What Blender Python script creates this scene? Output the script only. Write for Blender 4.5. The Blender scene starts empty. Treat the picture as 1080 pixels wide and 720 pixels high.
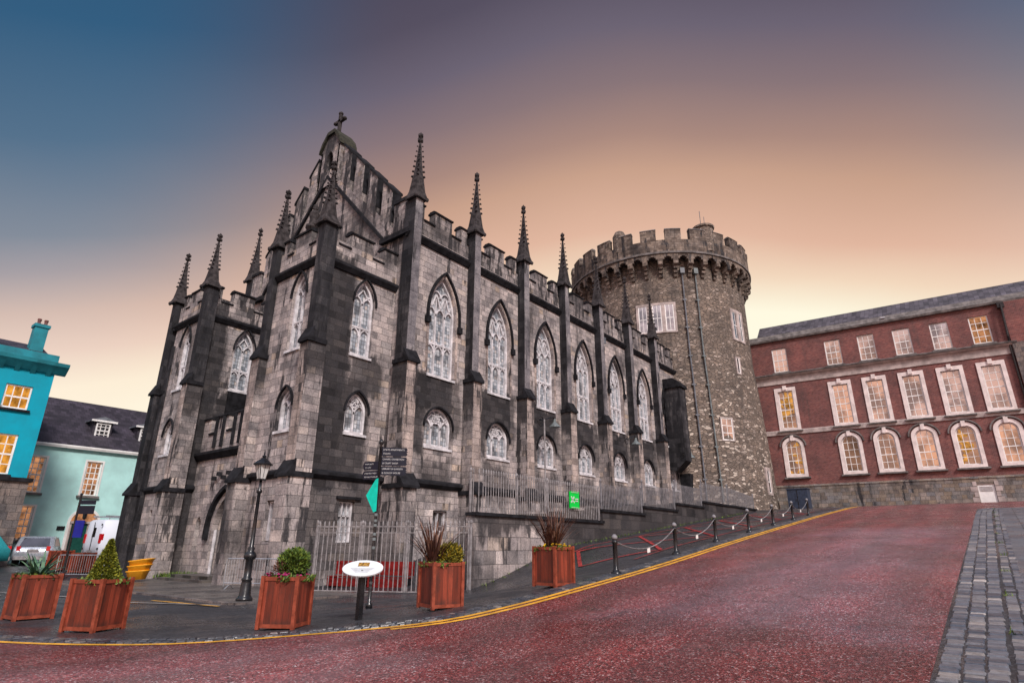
import bpy, math, random
from mathutils import Vector, Matrix
from mathutils.geometry import tessellate_polygon
R = math.radians; PI = math.pi
random.seed(7)
sc = bpy.context.scene
col = sc.collection
# ------------------------------------------------------------------ camera
TH = R(51.3585); PITCH = math.atan(217/620); ROLL = .004
CAM = Vector((-14.095, -22.922, 1.6))
def to_world(v):            # camera-azimuth frame -> world
    return Vector((math.cos(TH)*v[0]+math.sin(TH)*v[1], -math.sin(TH)*v[0]+math.cos(TH)*v[1], v[2]))
fw = to_world((0, math.cos(PITCH), math.sin(PITCH))); rt0 = to_world((1, 0, 0)); up0 = rt0.cross(fw)
rt = rt0*math.cos(ROLL)+up0*math.sin(ROLL); up = -rt0*math.sin(ROLL)+up0*math.cos(ROLL)
cd = bpy.data.cameras.new('camera'); cam = bpy.data.objects.new('camera', cd); col.objects.link(cam)
M3 = Matrix((rt, up, -fw)).transposed().to_4x4(); M3.translation = CAM; cam.matrix_world = M3
cd.sensor_width = 36; cd.lens = 620/1080*36; cd.clip_end = 3000; cd.clip_start = .05
sc.camera = cam
# ------------------------------------------------------------------ world
def lin(c): return tuple(((x/255)/12.92 if x/255 <= .04045 else ((x/255+.055)/1.055)**2.4) for x in c)+(1,)
W = bpy.data.worlds.new('World'); sc.world = W; W.use_nodes = True
wn = W.node_tree.nodes; wl = W.node_tree.links; wn.clear()
GLOW = 38.64-11
SUN_EL, SUN_AZ = 40, 241      # the light comes over the viewer's shoulder
def wnode(t, **k):
    n = wn.new(t)
    for a, b in k.items(): setattr(n, a, b)
    return n
def wm(op, a, b=None, clamp=False):
    n = wnode('ShaderNodeMath', operation=op, use_clamp=clamp)
    for i, v in enumerate((a, b)):
        if v is None: continue
        if isinstance(v, (int, float)): n.inputs[i].default_value = v
        else: wl.new(v, n.inputs[i])
    return n.outputs[0]
tc = wnode('ShaderNodeTexCoord')
sp = wnode('ShaderNodeSeparateXYZ'); wl.new(tc.outputs['Generated'], sp.inputs[0])
el = wm('MULTIPLY', wm('ARCSINE', sp.outputs[2]), 180/PI)
hz = wm('SQRT', wm('ADD', wm('MULTIPLY', sp.outputs[0], sp.outputs[0]), wm('MULTIPLY', sp.outputs[1], sp.outputs[1])))
ca = wm('DIVIDE', wm('ADD', wm('MULTIPLY', sp.outputs[0], math.cos(R(GLOW))), wm('MULTIPLY', sp.outputs[1], math.sin(R(GLOW)))), wm('MAXIMUM', hz, .001))
az = wm('MULTIPLY', wm('ARCCOSINE', wm('MINIMUM', wm('MAXIMUM', ca, -1.), 1.)), 180/PI)
azs = wm('SUBTRACT', wm('SQRT', wm('ADD', wm('MULTIPLY', az, az), 200.)), 10.8)
# soft cloud unevenness
nz = wnode('ShaderNodeTexNoise'); nz.inputs['Scale'].default_value = 2.2; nz.inputs['Detail'].default_value = 5; nz.inputs['Roughness'].default_value = .5
mp = wnode('ShaderNodeMapping'); mp.inputs['Scale'].default_value = (1, 1, 2.6); wl.new(tc.outputs['Generated'], mp.inputs[0]); wl.new(mp.outputs[0], nz.inputs['Vector'])
wob = wm('MULTIPLY', wm('SUBTRACT', nz.outputs[0], .5), 2.)
t = wm('DIVIDE', wm('ADD', wm('ADD', el, wm('MULTIPLY', wm('MINIMUM', azs, 75.), .355)), wob), 70.)
def ramp(fac, stops):
    n = wnode('ShaderNodeValToRGB'); e = n.color_ramp.elements
    while len(e) > 1: e.remove(e[-1])
    e[0].position = stops[0][0]; e[0].color = lin(stops[0][1])
    for p, c in stops[1:]: q = e.new(p); q.color = lin(c)
    wl.new(fac, n.inputs[0]); return n.outputs[0]
warm = ramp(t, [(.0, (255, 250, 228)), (23.5/70, (255, 249, 224)), (27/70, (242, 215, 188)), (30.5/70, (225, 182, 158)), (35.8/70, (200, 160, 137)), (39/70, (170, 137, 125)), (43.5/70, (136, 116, 119)), (48/70, (108, 99, 114)), (52.7/70, (86, 79, 95)), (60/70, (72, 68, 86)), (1, (64, 62, 82))])
cool = ramp(t, [(.0, (255, 246, 224)), (26/70, (254, 239, 215)), (29/70, (236, 210, 194)), (32.3/70, (212, 187, 175)), (35.5/70, (166, 158, 162)), (38.3/70, (131, 139, 152)), (46/70, (84, 112, 138)), (55/70, (50, 92, 126)), (1, (44, 76, 110))])
def mixc(f, a, b):
    n = wnode('ShaderNodeMix', data_type='RGBA')
    wl.new(f, n.inputs['Factor']); wl.new(a, n.inputs['A']); wl.new(b, n.inputs['B']); return n.outputs['Result']
def mrange(v, a, b, c=0., d=1.):
    n = wnode('ShaderNodeMapRange', interpolation_type='SMOOTHSTEP'); wl.new(v, n.inputs[0])
    for i, x in zip((1, 2, 3, 4), (a, b, c, d)): n.inputs[i].default_value = x
    return n.outputs[0]
front = mixc(mrange(az, 24, 54), warm, cool)
back = ramp(wm('DIVIDE', wm('ADD', el, wm('MULTIPLY', wob, 14.)), 90.), [(0, (208, 160, 132)), (.10, (226, 170, 138)), (.22, (190, 176, 182)), (.5, (186, 190, 210)), (1, (158, 164, 190))])
bs = wnode('ShaderNodeVectorMath', operation='SCALE'); wl.new(back, bs.inputs[0]); bs.inputs['Scale'].default_value = 1.65
skyc = mixc(mrange(az, 66, 120), front, bs.outputs[0])
bg = wnode('ShaderNodeBackground'); wl.new(skyc, bg.inputs[0]); bg.inputs[1].default_value = 1.0
nsk = wnode('ShaderNodeTexSky', sky_type='NISHITA'); nsk.sun_disc = False; nsk.sun_elevation = R(SUN_EL); nsk.sun_rotation = R(90-SUN_AZ)
bg2 = wnode('ShaderNodeBackground'); wl.new(nsk.outputs[0], bg2.inputs[0]); bg2.inputs[1].default_value = .003
ad = wnode('ShaderNodeAddShader'); wl.new(bg.outputs[0], ad.inputs[0]); wl.new(bg2.outputs[0], ad.inputs[1])
wo = wnode('ShaderNodeOutputWorld'); wl.new(ad.outputs[0], wo.inputs[0])
sd = bpy.data.lights.new('sun', 'SUN'); sd.energy = 3.3; sd.angle = R(12); sd.color = (1, .93, .88)
so = bpy.data.objects.new('sun', sd); col.objects.link(so)
sdir = Vector((math.cos(R(SUN_AZ))*math.cos(R(SUN_EL)), math.sin(R(SUN_AZ))*math.cos(R(SUN_EL)), math.sin(R(SUN_EL))))
so.rotation_euler = sdir.to_track_quat('Z', 'Y').to_euler()
sc.view_settings.view_transform = 'Standard'; sc.view_settings.look = 'None'; sc.view_settings.exposure = 0; sc.view_settings.gamma = 1
# ------------------------------------------------------------------ materials
class Mat:
    def __init__(s, name, rough=.8, spec=.3, metal=0.):
        s.m = bpy.data.materials.new(name); s.m.use_nodes = True
        s.n = s.m.node_tree.nodes; s.l = s.m.node_tree.links; s.b = s.n['Principled BSDF']
        s.b.inputs['Roughness'].default_value = rough; s.b.inputs['Specular IOR Level'].default_value = spec; s.b.inputs['Metallic'].default_value = metal
    def nd(s, t, **k):
        n = s.n.new(t)
        for a, b in k.items(): setattr(n, a, b)
        return n
    def put(s, v, sock):
        if isinstance(v, (int, float)): sock.default_value = v
        elif isinstance(v, tuple): sock.default_value = v if len(v) == len(sock.default_value) else v[:len(sock.default_value)]
        else: s.l.new(v, sock)
    def ma(s, op, a, b=None, clamp=False):
        n = s.nd('ShaderNodeMath', operation=op, use_clamp=clamp); s.put(a, n.inputs[0])
        if b is not None: s.put(b, n.inputs[1])
        return n.outputs[0]
    def mix(s, f, a, b, mode='MIX'):
        n = s.nd('ShaderNodeMix', data_type='RGBA', blend_type=mode)
        s.put(f, n.inputs['Factor']); s.put(a, n.inputs['A']); s.put(b, n.inputs['B']); return n.outputs['Result']
    def obj(s): return s.nd('ShaderNodeTexCoord').outputs['Object']
    def uv(s): return s.nd('ShaderNodeTexCoord').outputs['UV']
    def map(s, v, sc_=(1, 1, 1), loc=(0, 0, 0), rot=(0, 0, 0)):
        n = s.nd('ShaderNodeMapping'); n.inputs['Scale'].default_value = sc_; n.inputs['Location'].default_value = loc; n.inputs['Rotation'].default_value = rot
        s.l.new(v, n.inputs[0]); return n.outputs[0]
    def noise(s, v, scale, detail=4, rough=.55, col_=False):
        n = s.nd('ShaderNodeTexNoise'); n.inputs['Scale'].default_value = scale; n.inputs['Detail'].default_value = detail; n.inputs['Roughness'].default_value = rough
        s.l.new(v, n.inputs['Vector']); return n.outputs[1 if col_ else 0]
    def ramp(s, f, stops, interp='LINEAR'):
        n = s.nd('ShaderNodeValToRGB'); n.color_ramp.interpolation = interp; e = n.color_ramp.elements
        while len(e) > 1: e.remove(e[-1])
        c4 = lambda c: c if len(c) == 4 else tuple(c)+(1,)
        e[0].position = stops[0][0]; e[0].color = c4(stops[0][1])
        for p, c in stops[1:]: q = e.new(p); q.color = c4(c)
        s.l.new(f, n.inputs[0]); return n.outputs[0]
    def rng(s, v, a, b, c=0., d=1.):
        n = s.nd('ShaderNodeMapRange', interpolation_type='SMOOTHSTEP'); s.put(v, n.inputs[0])
        for i, x in zip((1, 2, 3, 4), (a, b, c, d)): n.inputs[i].default_value = x
        return n.outputs[0]
    def bump(s, h, strength=.4, dist=.02):
        n = s.nd('ShaderNodeBump'); n.inputs['Strength'].default_value = strength; n.inputs['Distance'].default_value = dist
        s.l.new(h, n.inputs['Height']); s.l.new(n.outputs[0], s.b.inputs['Normal'])
    def brick(s, v, w, h, mortar, off=.5, smooth=.1):
        n = s.nd('ShaderNodeTexBrick'); n.offset = off; n.squash = 1
        s.l.new(v, n.inputs['Vector'])
        for k, x in (('Scale', 1), ('Mortar Size', mortar), ('Mortar Smooth', smooth), ('Bias', 0), ('Brick Width', w), ('Row Height', h)): n.inputs[k].default_value = x
        n.inputs['Color1'].default_value = (0, 0, 0, 1); n.inputs['Color2'].default_value = (1, 1, 1, 1); n.inputs['Mortar'].default_value = (.5, .5, .5, 1)
        return n.outputs['Color'], n.outputs['Fac']
    def color(s, c): s.put(c if not (isinstance(c, tuple) and len(c) == 3) else c+(1,), s.b.inputs['Base Color']); return s
def plain(name, c, rough=.7, spec=.3, metal=0., var=.25, scale=6., bump=0.):
    m = Mat(name, rough, spec, metal); o = m.obj()
    n = m.noise(o, scale, 5, .6); f = m.rng(n, .3, .7, 1-var, 1+var)
    v = m.nd('ShaderNodeVectorMath', operation='SCALE'); v.inputs[0].default_value = c[:3]; m.l.new(f, v.inputs['Scale'])
    m.l.new(v.outputs[0], m.b.inputs['Base Color'])
    m.put(m.rng(n, .3, .7, max(.02, rough-.1), min(1, rough+.1)), m.b.inputs['Roughness'])
    if bump: m.bump(m.noise(o, scale*4, 4), bump, .01)
    return m.m
STONE = [(0, (.22, .205, .205)), (.16, (.32, .295, .29)), (.34, (.43, .385, .375)), (.5, (.33, .31, .31)), (.64, (.52, .465, .45)), (.78, (.38, .345, .33)), (.9, (.60, .545, .525)), (1, (.47, .385, .31))]
def soft_box(m, P, c, h, soft=.5):
    """1 inside the box, 0 outside, soft edge."""
    a = m.nd('ShaderNodeVectorMath', operation='SUBTRACT'); m.l.new(P, a.inputs[0]); a.inputs[1].default_value = c
    b = m.nd('ShaderNodeVectorMath', operation='ABSOLUTE'); m.l.new(a.outputs[0], b.inputs[0])
    d = m.nd('ShaderNodeVectorMath', operation='SUBTRACT'); m.l.new(b.outputs[0], d.inputs[0]); d.inputs[1].default_value = h
    x = m.nd('ShaderNodeSeparateXYZ'); m.l.new(d.outputs[0], x.inputs[0])
    return m.rng(m.ma('MAXIMUM', m.ma('MAXIMUM', x.outputs[0], x.outputs[1]), x.outputs[2]), -soft*.4, soft, 1, 0)
def ashlar(name, row=.34, width=.70, soot=.35, boxes=(), bays=None, bright=1., joint=.011, stops=STONE, extra_low=0., blue=0.):
    m = Mat(name, .88, .14); uv = m.uv(); o = m.obj()
    # a little jitter of the joints so that courses are not ruler-straight
    j = m.noise(o, 1.3, 3, .6, True); js = m.nd('ShaderNodeVectorMath', operation='SCALE'); js.inputs['Scale'].default_value = .035; m.l.new(j, js.inputs[0])
    ju = m.nd('ShaderNodeVectorMath', operation='ADD'); m.l.new(uv, ju.inputs[0]); m.l.new(js.outputs[0], ju.inputs[1]); uvj = ju.outputs[0]
    c1, f1 = m.brick(uvj, width, row, joint, .42, .25)
    c2, f2 = m.brick(m.map(uvj, (1, 1, 1), (.31, 0, 0)), width*.62, row, joint, .3, .25)
    s = m.nd('ShaderNodeSeparateXYZ'); m.l.new(uvj, s.inputs[0])
    rowi = m.ma('FLOOR', m.ma('DIVIDE', s.outputs[1], row))
    wn_ = m.nd('ShaderNodeTexWhiteNoise', noise_dimensions='1D'); m.l.new(rowi, wn_.inputs['W'])
    pick = m.ma('GREATER_THAN', wn_.outputs[0], .55)
    rnd = m.mix(pick, c1, c2); fac = m.mix(pick, f1, f2)
    base = m.ramp(rnd, stops)
    n1 = m.noise(o, 1.1, 6, .65); n2 = m.noise(o, 14, 6, .7); n3 = m.noise(o, .35, 3, .5)
    base = m.mix(1., base, m.ramp(n1, [(.30, (.42, .42, .44)), (.48, (.92, .90, .90)), (.72, (1.38, 1.32, 1.27))]), 'MULTIPLY')
    base = m.mix(1., base, m.ramp(n2, [(.32, (.58, .58, .60)), (.68, (1.3, 1.28, 1.26))]), 'MULTIPLY')
    base = m.mix(1., base, (bright, bright*(1-.0*blue), bright*(1+.12*blue), 1), 'MULTIPLY')
    # soot: runs down the wall in streaks, breaking block by block
    st = m.noise(m.map(o, (1.5, 1.5, .2)), 1.0, 7, .68)
    st = m.ma('ADD', st, m.ma('MULTIPLY', m.ma('SUBTRACT', rnd, .5), .10))
    mask = m.ma('MAXIMUM', m.rng(st, .62-.22*soot, .69-.2*soot), m.rng(m.ma('ADD', m.ma('MULTIPLY', n3, .6), m.ma('MULTIPLY', st, .4)), .56-.22*soot, .72-.2*soot, 0, .8))
    P = m.nd('ShaderNodeVectorMath', operation='ADD')
    pn = m.noise(m.map(o, (1, 1, .45)), 1.0, 5, .65, True); ps = m.nd('ShaderNodeVectorMath', operation='MULTIPLY'); ps.inputs[1].default_value = (1.7, 1.7, 3.2)
    pc = m.nd('ShaderNodeVectorMath', operation='SUBTRACT'); m.l.new(pn, pc.inputs[0]); pc.inputs[1].default_value = (.5, .5, .5); m.l.new(pc.outputs[0], ps.inputs[0])
    m.l.new(o, P.inputs[0]); m.l.new(ps.outputs[0], P.inputs[1]); Pv = P.outputs[0]
    for c, h, soft, amt in boxes:
        mask = m.ma('MAXIMUM', mask, m.ma('MULTIPLY', soft_box(m, Pv, c, h, soft), amt))
    if bays:
        period, x0, bl = bays
        q = m.nd('ShaderNodeSeparateXYZ'); m.l.new(Pv, q.inputs[0])
        fx = m.ma('MULTIPLY', m.ma('SUBTRACT', m.ma('FRACT', m.ma('ADD', m.ma('DIVIDE', m.ma('SUBTRACT', q.outputs[0], x0), period), 10.5)), .5), period)
        cb = m.nd('ShaderNodeCombineXYZ'); m.l.new(fx, cb.inputs[0]); m.l.new(q.outputs[2], cb.inputs[2])
        for c, h, soft, amt in bl: mask = m.ma('MAXIMUM', mask, m.ma('MULTIPLY', soft_box(m, cb.outputs[0], c, h, soft), amt))
    sootc = m.ramp(m.ma('ADD', m.ma('MULTIPLY', rnd, .4), m.ma('MULTIPLY', n2, .6)), [(.2, (.007, .007, .008)), (.6, (.024, .024, .028)), (.9, (.065, .063, .068))])
    base = m.mix(m.ma('MULTIPLY', mask, .93), base, sootc)
    base = m.mix(m.ma('MULTIPLY', fac, .72), base, (.035, .032, .031, 1))
    m.color(base)
    h = m.ma('SUBTRACT', m.ma('ADD', m.ma('MULTIPLY', n2, .35), m.ma('MULTIPLY', rnd, .25)), fac)
    m.bump(h, .6, .03); m.put(m.rng(mask, 0, 1, .88, .72), m.b.inputs['Roughness'])
    return m.m
BAY = 4.91; B0 = 4.75
M = {}
M['ashlar'] = ashlar('pale limestone blocks', soot=.28)
M['parap'] = ashlar('weather darkened parapet stone', soot=.62, row=.32, width=.6)
M['gable'] = ashlar('weathered gable stone', soot=.5)
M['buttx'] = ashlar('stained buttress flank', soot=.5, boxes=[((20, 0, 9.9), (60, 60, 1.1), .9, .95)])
M['nave'] = ashlar('nave limestone blocks', soot=.18, bays=(BAY, 7.45, [((-.25, 0, 9.3), (1.45, 5, 1.05), .35, 1.), ((-1.5, 0, 8.3), (.55, 5, 1.9), .4, .9), ((1.35, 0, 8.7), (.35, 5, 1.5), .35, .8), ((0, 0, 5.0), (1.0, 5, .9), .5, .75)]))
M['tower_side'] = ashlar('tower limestone blocks', soot=.22, boxes=[((.9, -.1, 9.5), (1.1, 2, 5.6), .4, 1.), ((2.1, 0, 6.8), (1.3, 2, 2.7), .5, .95), ((3.1, 0, 9.4), (.9, 2, .9), .35, .9), ((2.2, 0, 2.4), (2.6, 2, 2.2), .5, .75)])
M['flank'] = ashlar('sooty tower limestone', soot=.62, boxes=[((.5, 12, 8), (1.0, 1, 6.8), .4, 1.), ((2.7, 12, 8), (1.2, 1, 1.9), .4, 1.), ((.4, 12, 2), (.6, 1, 3), .4, .9)])
M['soot'] = ashlar('soot blackened limestone', soot=.9, row=.42, width=.9, stops=[(0, (.04, .04, .045)), (.5, (.08, .079, .086)), (1, (.14, .135, .138))])
M['shaft'] = ashlar('smooth grey buttress stone', soot=.3, row=.95, width=2.5, joint=.008, stops=[(0, (.17, .165, .18)), (.5, (.23, .22, .235)), (1, (.29, .28, .29))])
M['butt'] = ashlar('buttress limestone', soot=.36, row=.38, width=.9, stops=[(0, (.26, .22, .2)), (.5, (.42, .36, .335)), (1, (.54, .46, .42))])
M['low'] = ashlar('damp lower limestone', soot=.5, row=.45, width=.95)
M['mould'] = plain('blackened moulding stone', (.018, .018, .021), .85, .12, var=.5, scale=3, bump=.4)
M['spire'] = plain('dark weathered spire stone', (.05, .044, .045), .85, .12, var=.55, scale=4, bump=.5)
M['moss'] = plain('mossy stone', (.035, .034, .024), .9, var=.5, scale=5, bump=.6)
M['trac'] = plain('off white tracery paint', (.60, .58, .60), .6, var=.3, scale=3, bump=.2)
M['white'] = plain('white paint', (.84, .82, .80), .55, var=.1, scale=2)
M['pinkwhite'] = plain('cream painted stone surround', (.78, .68, .65), .7, var=.15, scale=2, bump=.2)
M['band'] = plain('weathered pale band stone', (.42, .35, .33), .75, var=.3, scale=1.5, bump=.3)
M['cornice'] = plain('grey weathered cornice stone', (.16, .145, .14), .8, var=.45, scale=1.8, bump=.4)
M['black'] = plain('black gloss paint', (.012, .012, .014), .3, .5, var=.3)
M['iron'] = plain('grey painted iron', (.25, .235, .24), .5, .4, var=.35, scale=5)
M['iron_dk'] = plain('dark grey painted iron', (.20, .195, .21), .5, .4, var=.35, scale=5)
M['galv'] = plain('galvanised steel', (.42, .44, .47), .4, .5, .6, var=.2)
M['lead'] = plain('lead grey pipe', (.13, .14, .16), .5, .4, var=.3, scale=2)
M['teal_pipe'] = plain('verdigris metal', (.15, .175, .18), .5, .4, var=.3, scale=2)
M['slate'] = None
def mk_slate(name, c, w=.35, h=.28):
    m = Mat(name, .55, .4); c1, f = m.brick(m.uv(), w, h, .012, .5)
    n = m.noise(m.obj(), .8, 5, .6)
    b = m.ramp(c1, [(0, tuple(x*.6 for x in c)), (1, tuple(x*1.35 for x in c))]); b = m.mix(1., b, m.ramp(n, [(.3, (.65, .65, .65)), (.7, (1.3, 1.25, 1.3))]), 'MULTIPLY')
    b = m.mix(m.ma('MULTIPLY', f, .7), b, (.01, .01, .012, 1)); m.color(b); m.bump(m.ma('SUBTRACT', m.ma('MULTIPLY', c1, .5), f), .5, .02); return m.m
M['slate'] = mk_slate('dark purple slate', (.045, .038, .05)); M['slate2'] = mk_slate('grey slate', (.095, .088, .10), .5, .4)
def mk_brick():
    m = Mat('dark red brick', .85, .25); c, f = m.brick(m.uv(), .24, .085, .010, .5); o = m.obj(); n = m.noise(o, .5, 5, .6); n2 = m.noise(o, 5, 5, .7)
    b = m.ramp(c, [(0, (.11, .034, .032)), (.4, (.175, .055, .048)), (.75, (.225, .085, .07)), (1, (.14, .055, .055))])
    b = m.mix(1., b, m.ramp(n, [(.3, (.55, .57, .62)), (.7, (1.4, 1.3, 1.28))]), 'MULTIPLY'); st = m.noise(m.map(o, (1.2, 1.2, .12)), 1.1, 5, .65); b = m.mix(m.rng(st, .55, .7, 0, .5), b, (.05, .035, .035, 1)); b = m.mix(1., b, m.ramp(n2, [(.3, (.8, .8, .8)), (.7, (1.2, 1.2, 1.2))]), 'MULTIPLY')
    b = m.mix(m.ma('MULTIPLY', f, .6), b, (.26, .21, .2, 1)); m.color(b); m.bump(f, -.3, .01); return m.m
M['brick'] = mk_brick()
def mk_rubble():
    m = Mat('rubble limestone', .85, .3); uv = m.uv()
    j = m.noise(m.map(uv, (1, 1, 1)), 2.0, 3, .6, True); js = m.nd('ShaderNodeVectorMath', operation='SCALE'); js.inputs['Scale'].default_value = .12; m.l.new(j, js.inputs[0])
    a = m.nd('ShaderNodeVectorMath', operation='ADD'); m.l.new(uv, a.inputs[0]); m.l.new(js.outputs[0], a.inputs[1])
    v = m.map(a.outputs[0], (2.4, 5.6, 1))
    vo = m.nd('ShaderNodeTexVoronoi', voronoi_dimensions='2D', feature='F1'); vo.inputs['Scale'].default_value = 1; m.l.new(v, vo.inputs['Vector'])
    ed = m.nd('ShaderNodeTexVoronoi', voronoi_dimensions='2D', feature='DISTANCE_TO_EDGE'); ed.inputs['Scale'].default_value = 1; m.l.new(v, ed.inputs['Vector'])
    sx = m.nd('ShaderNodeSeparateColor'); m.l.new(vo.outputs['Color'], sx.inputs[0])
    c = m.ramp(sx.outputs[0], [(0, (.10, .082, .07)), (.25, (.20, .16, .132)), (.45, (.145, .12, .102)), (.6, (.255, .20, .16)), (.76, (.19, .156, .133)), (.9, (.30, .245, .205)), (1, (.38, .32, .28))], 'LINEAR')
    s = m.nd('ShaderNodeSeparateXYZ'); m.l.new(uv, s.inputs[0])
    lowm = m.rng(s.outputs[1], 5, 24, 1., 0.)
    br = m.ramp(m.ma('MULTIPLY', sx.outputs[1], m.ma('ADD', .84, m.ma('MULTIPLY', lowm, .16))), [(.845, (0, 0, 0)), (.86, (1, 1, 1))])
    c = m.mix(m.ma('MULTIPLY', br, .75), c, (.66, .58, .50, 1))
    n = m.noise(m.obj(), .35, 5, .6); c = m.mix(1., c, m.ramp(n, [(.3, (.72, .72, .73)), (.7, (1.25, 1.2, 1.17))]), 'MULTIPLY')
    st = m.noise(m.map(m.obj(), (1, 1, .15)), .6, 4, .6); c = m.mix(m.rng(st, .56, .7, 0, .6), c, (.05, .045, .045, 1))
    e = m.rng(ed.outputs['Distance'], .02, .12); c = m.mix(e, (.09, .075, .065, 1), c)
    m.color(c); m.bump(m.ma('ADD', e, m.ma('MULTIPLY', m.noise(m.obj(), 9, 4), .4)), .8, .06); return m.m
M['rubble'] = mk_rubble()
M['parstone'] = ashlar('small coursed tower stone', soot=.4, row=.26, width=.5, stops=[(0, (.11, .088, .074)), (.35, (.19, .155, .13)), (.7, (.25, .205, .17)), (1, (.33, .275, .235))])
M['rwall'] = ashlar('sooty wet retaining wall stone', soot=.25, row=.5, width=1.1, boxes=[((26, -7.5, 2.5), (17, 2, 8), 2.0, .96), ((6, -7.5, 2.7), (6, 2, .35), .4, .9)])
def mk_road():
    m = Mat('wet red tarmac', .5, .6); o = m.obj()
    v = m.nd('ShaderNodeTexVoronoi', feature='F1'); v.inputs['Scale'].default_value = 44; m.l.new(o, v.inputs['Vector'])
    s = m.nd('ShaderNodeSeparateColor'); m.l.new(v.outputs['Color'], s.inputs[0])
    c = m.ramp(s.outputs[0], [(0, (.04, .02, .022)), (.3, (.15, .026, .028)), (.6, (.24, .043, .042)), (.82, (.34, .08, .078)), (.92, (.40, .20, .19)), (1, (.56, .45, .44))])
    n = m.noise(o, .35, 6, .62); c = m.mix(1., c, m.ramp(n, [(.32, (.62, .6, .62)), (.5, (.97, .95, .96)), (.7, (1.35, 1.15, 1.12))]), 'MULTIPLY')
    sx = m.nd('ShaderNodeSeparateXYZ'); m.l.new(o, sx.inputs[0])
    lane = m.ma('ABSOLUTE', m.ma('SINE', m.ma('ADD', m.ma('MULTIPLY', sx.outputs[1], 1.75), m.ma('MULTIPLY', m.noise(m.map(o, (.15, .4, 1)), 1., 3), 2.2))))
    c = m.mix(m.rng(m.ma('ADD', lane, m.ma('MULTIPLY', n, .8)), .95, 1.55, 0, .42), c, (.07, .04, .042, 1))
    n5 = m.noise(m.map(o, (.35, 1.8, 1), rot=(0, 0, .3)), 1.4, 7, .72); c = m.mix(m.rng(n5, .56, .66, 0, .4), c, (.045, .03, .032, 1))
    n7 = m.noise(o, 1.1, 7, .75); c = m.mix(m.rng(n7, .57, .64, 0, .18), c, (.34, .22, .22, 1))
    n6 = m.noise(o, 16, 6, .8); c = m.mix(1., c, m.ramp(n6, [(.34, (.5, .46, .47)), (.5, (.95, .93, .93)), (.64, (1.45, 1.4, 1.4))]), 'MULTIPLY')
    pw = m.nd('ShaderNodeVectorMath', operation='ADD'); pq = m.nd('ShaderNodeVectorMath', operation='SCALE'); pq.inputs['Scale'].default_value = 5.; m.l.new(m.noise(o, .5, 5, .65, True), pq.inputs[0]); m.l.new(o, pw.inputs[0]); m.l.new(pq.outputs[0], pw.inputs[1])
    c = m.mix(m.ma('MULTIPLY', soft_box(m, pw.outputs[0], (9, -16.7, 2.5), (9, 1.1, 30), 3.), .9), c, m.mix(1., m.mix(.35, c, (.12, .10, .11, 1)), (1.55, 1.95, 2.2, 1), 'MULTIPLY'))  # sky sheen on the wet road, painted as a paler mauve patch
    c = m.mix(m.ma('MULTIPLY', soft_box(m, pw.outputs[0], (-9, -12.5, 2.5), (3.5, 1.2, 30), 2.), .85), c, m.mix(1., m.mix(.25, c, (.14, .11, .115, 1)), (1.7, 2.0, 2.1, 1), 'MULTIPLY'))  # second painted sheen, a paler patch on the bend at near left
    cr = m.nd('ShaderNodeTexVoronoi', feature='DISTANCE_TO_EDGE'); cr.inputs['Scale'].default_value = .33; jn = m.noise(o, 1.5, 5, .7, True)
    ja = m.nd('ShaderNodeVectorMath', operation='ADD'); m.l.new(o, ja.inputs[0]); m.l.new(jn, ja.inputs[1]); m.l.new(ja.outputs[0], cr.inputs['Vector'])
    c = m.mix(m.rng(cr.outputs['Distance'], .0, .008, .7, 0), c, (.025, .018, .018, 1))
    n2 = m.noise(o, .5, 5, .65); m.put(m.rng(n2, .35, .65, .14, .42), m.b.inputs['Roughness'])
    m.color(c); m.bump(m.ma('ADD', v.outputs['Distance'], m.ma('MULTIPLY', n6, 1.2)), .75, .02); return m.m
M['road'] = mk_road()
def mk_asph(name, base, wet=.4):
    m = Mat(name, .5, .45); o = m.obj()
    v = m.nd('ShaderNodeTexVoronoi', feature='F1'); v.inputs['Scale'].default_value = 50; m.l.new(o, v.inputs['Vector'])
    s = m.nd('ShaderNodeSeparateColor'); m.l.new(v.outputs['Color'], s.inputs[0])
    c = m.ramp(s.outputs[0], [(0, tuple(x*.4 for x in base)), (.6, base), (.93, tuple(x*1.7 for x in base)), (1, tuple(x*3.5 for x in base))])
    n = m.noise(o, .6, 6, .65); c = m.mix(1., c, m.ramp(n, [(.3, (.6, .6, .62)), (.7, (1.45, 1.42, 1.4))]), 'MULTIPLY')
    n2 = m.noise(o, .45, 5, .6); m.put(m.rng(n2, .38, .62, wet*.45, wet+.22), m.b.inputs['Roughness'])
    m.color(c); m.bump(v.outputs['Distance'], .5, .012); return m.m
M['asphalt'] = mk_asph('wet dark asphalt', (.036, .036, .040))
def mk_flags(name, w, h, stops, joint=.012, wet=.4):
    m = Mat(name, .5, .4); o = m.obj(); c1, f = m.brick(m.map(o, (1, 1, 1), (.2, .1, 0)), w, h, joint, .5)
    n = m.noise(o, 1.3, 6, .65); n2 = m.noise(o, 16, 5, .7)
    c = m.ramp(c1, stops); c = m.mix(1., c, m.ramp(n, [(.3, (.6, .6, .62)), (.7, (1.4, 1.36, 1.3))]), 'MULTIPLY'); c = m.mix(1., c, m.ramp(n2, [(.3, (.72, .72, .72)), (.7, (1.25, 1.25, 1.25))]), 'MULTIPLY')
    c = m.mix(m.ma('MULTIPLY', f, .85), c, (.02, .02, .016, 1)); m.color(c); m.put(m.rng(n, .35, .65, wet*.6, wet+.25), m.b.inputs['Roughness'])
    m.bump(m.ma('SUBTRACT', m.ma('MULTIPLY', n2, .4), f), .6, .02); return m.m
M['flags'] = mk_flags('wet stone flags', 1.5, .85, [(0, (.065, .06, .06)), (.5, (.10, .092, .088)), (1, (.14, .125, .115))])
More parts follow.
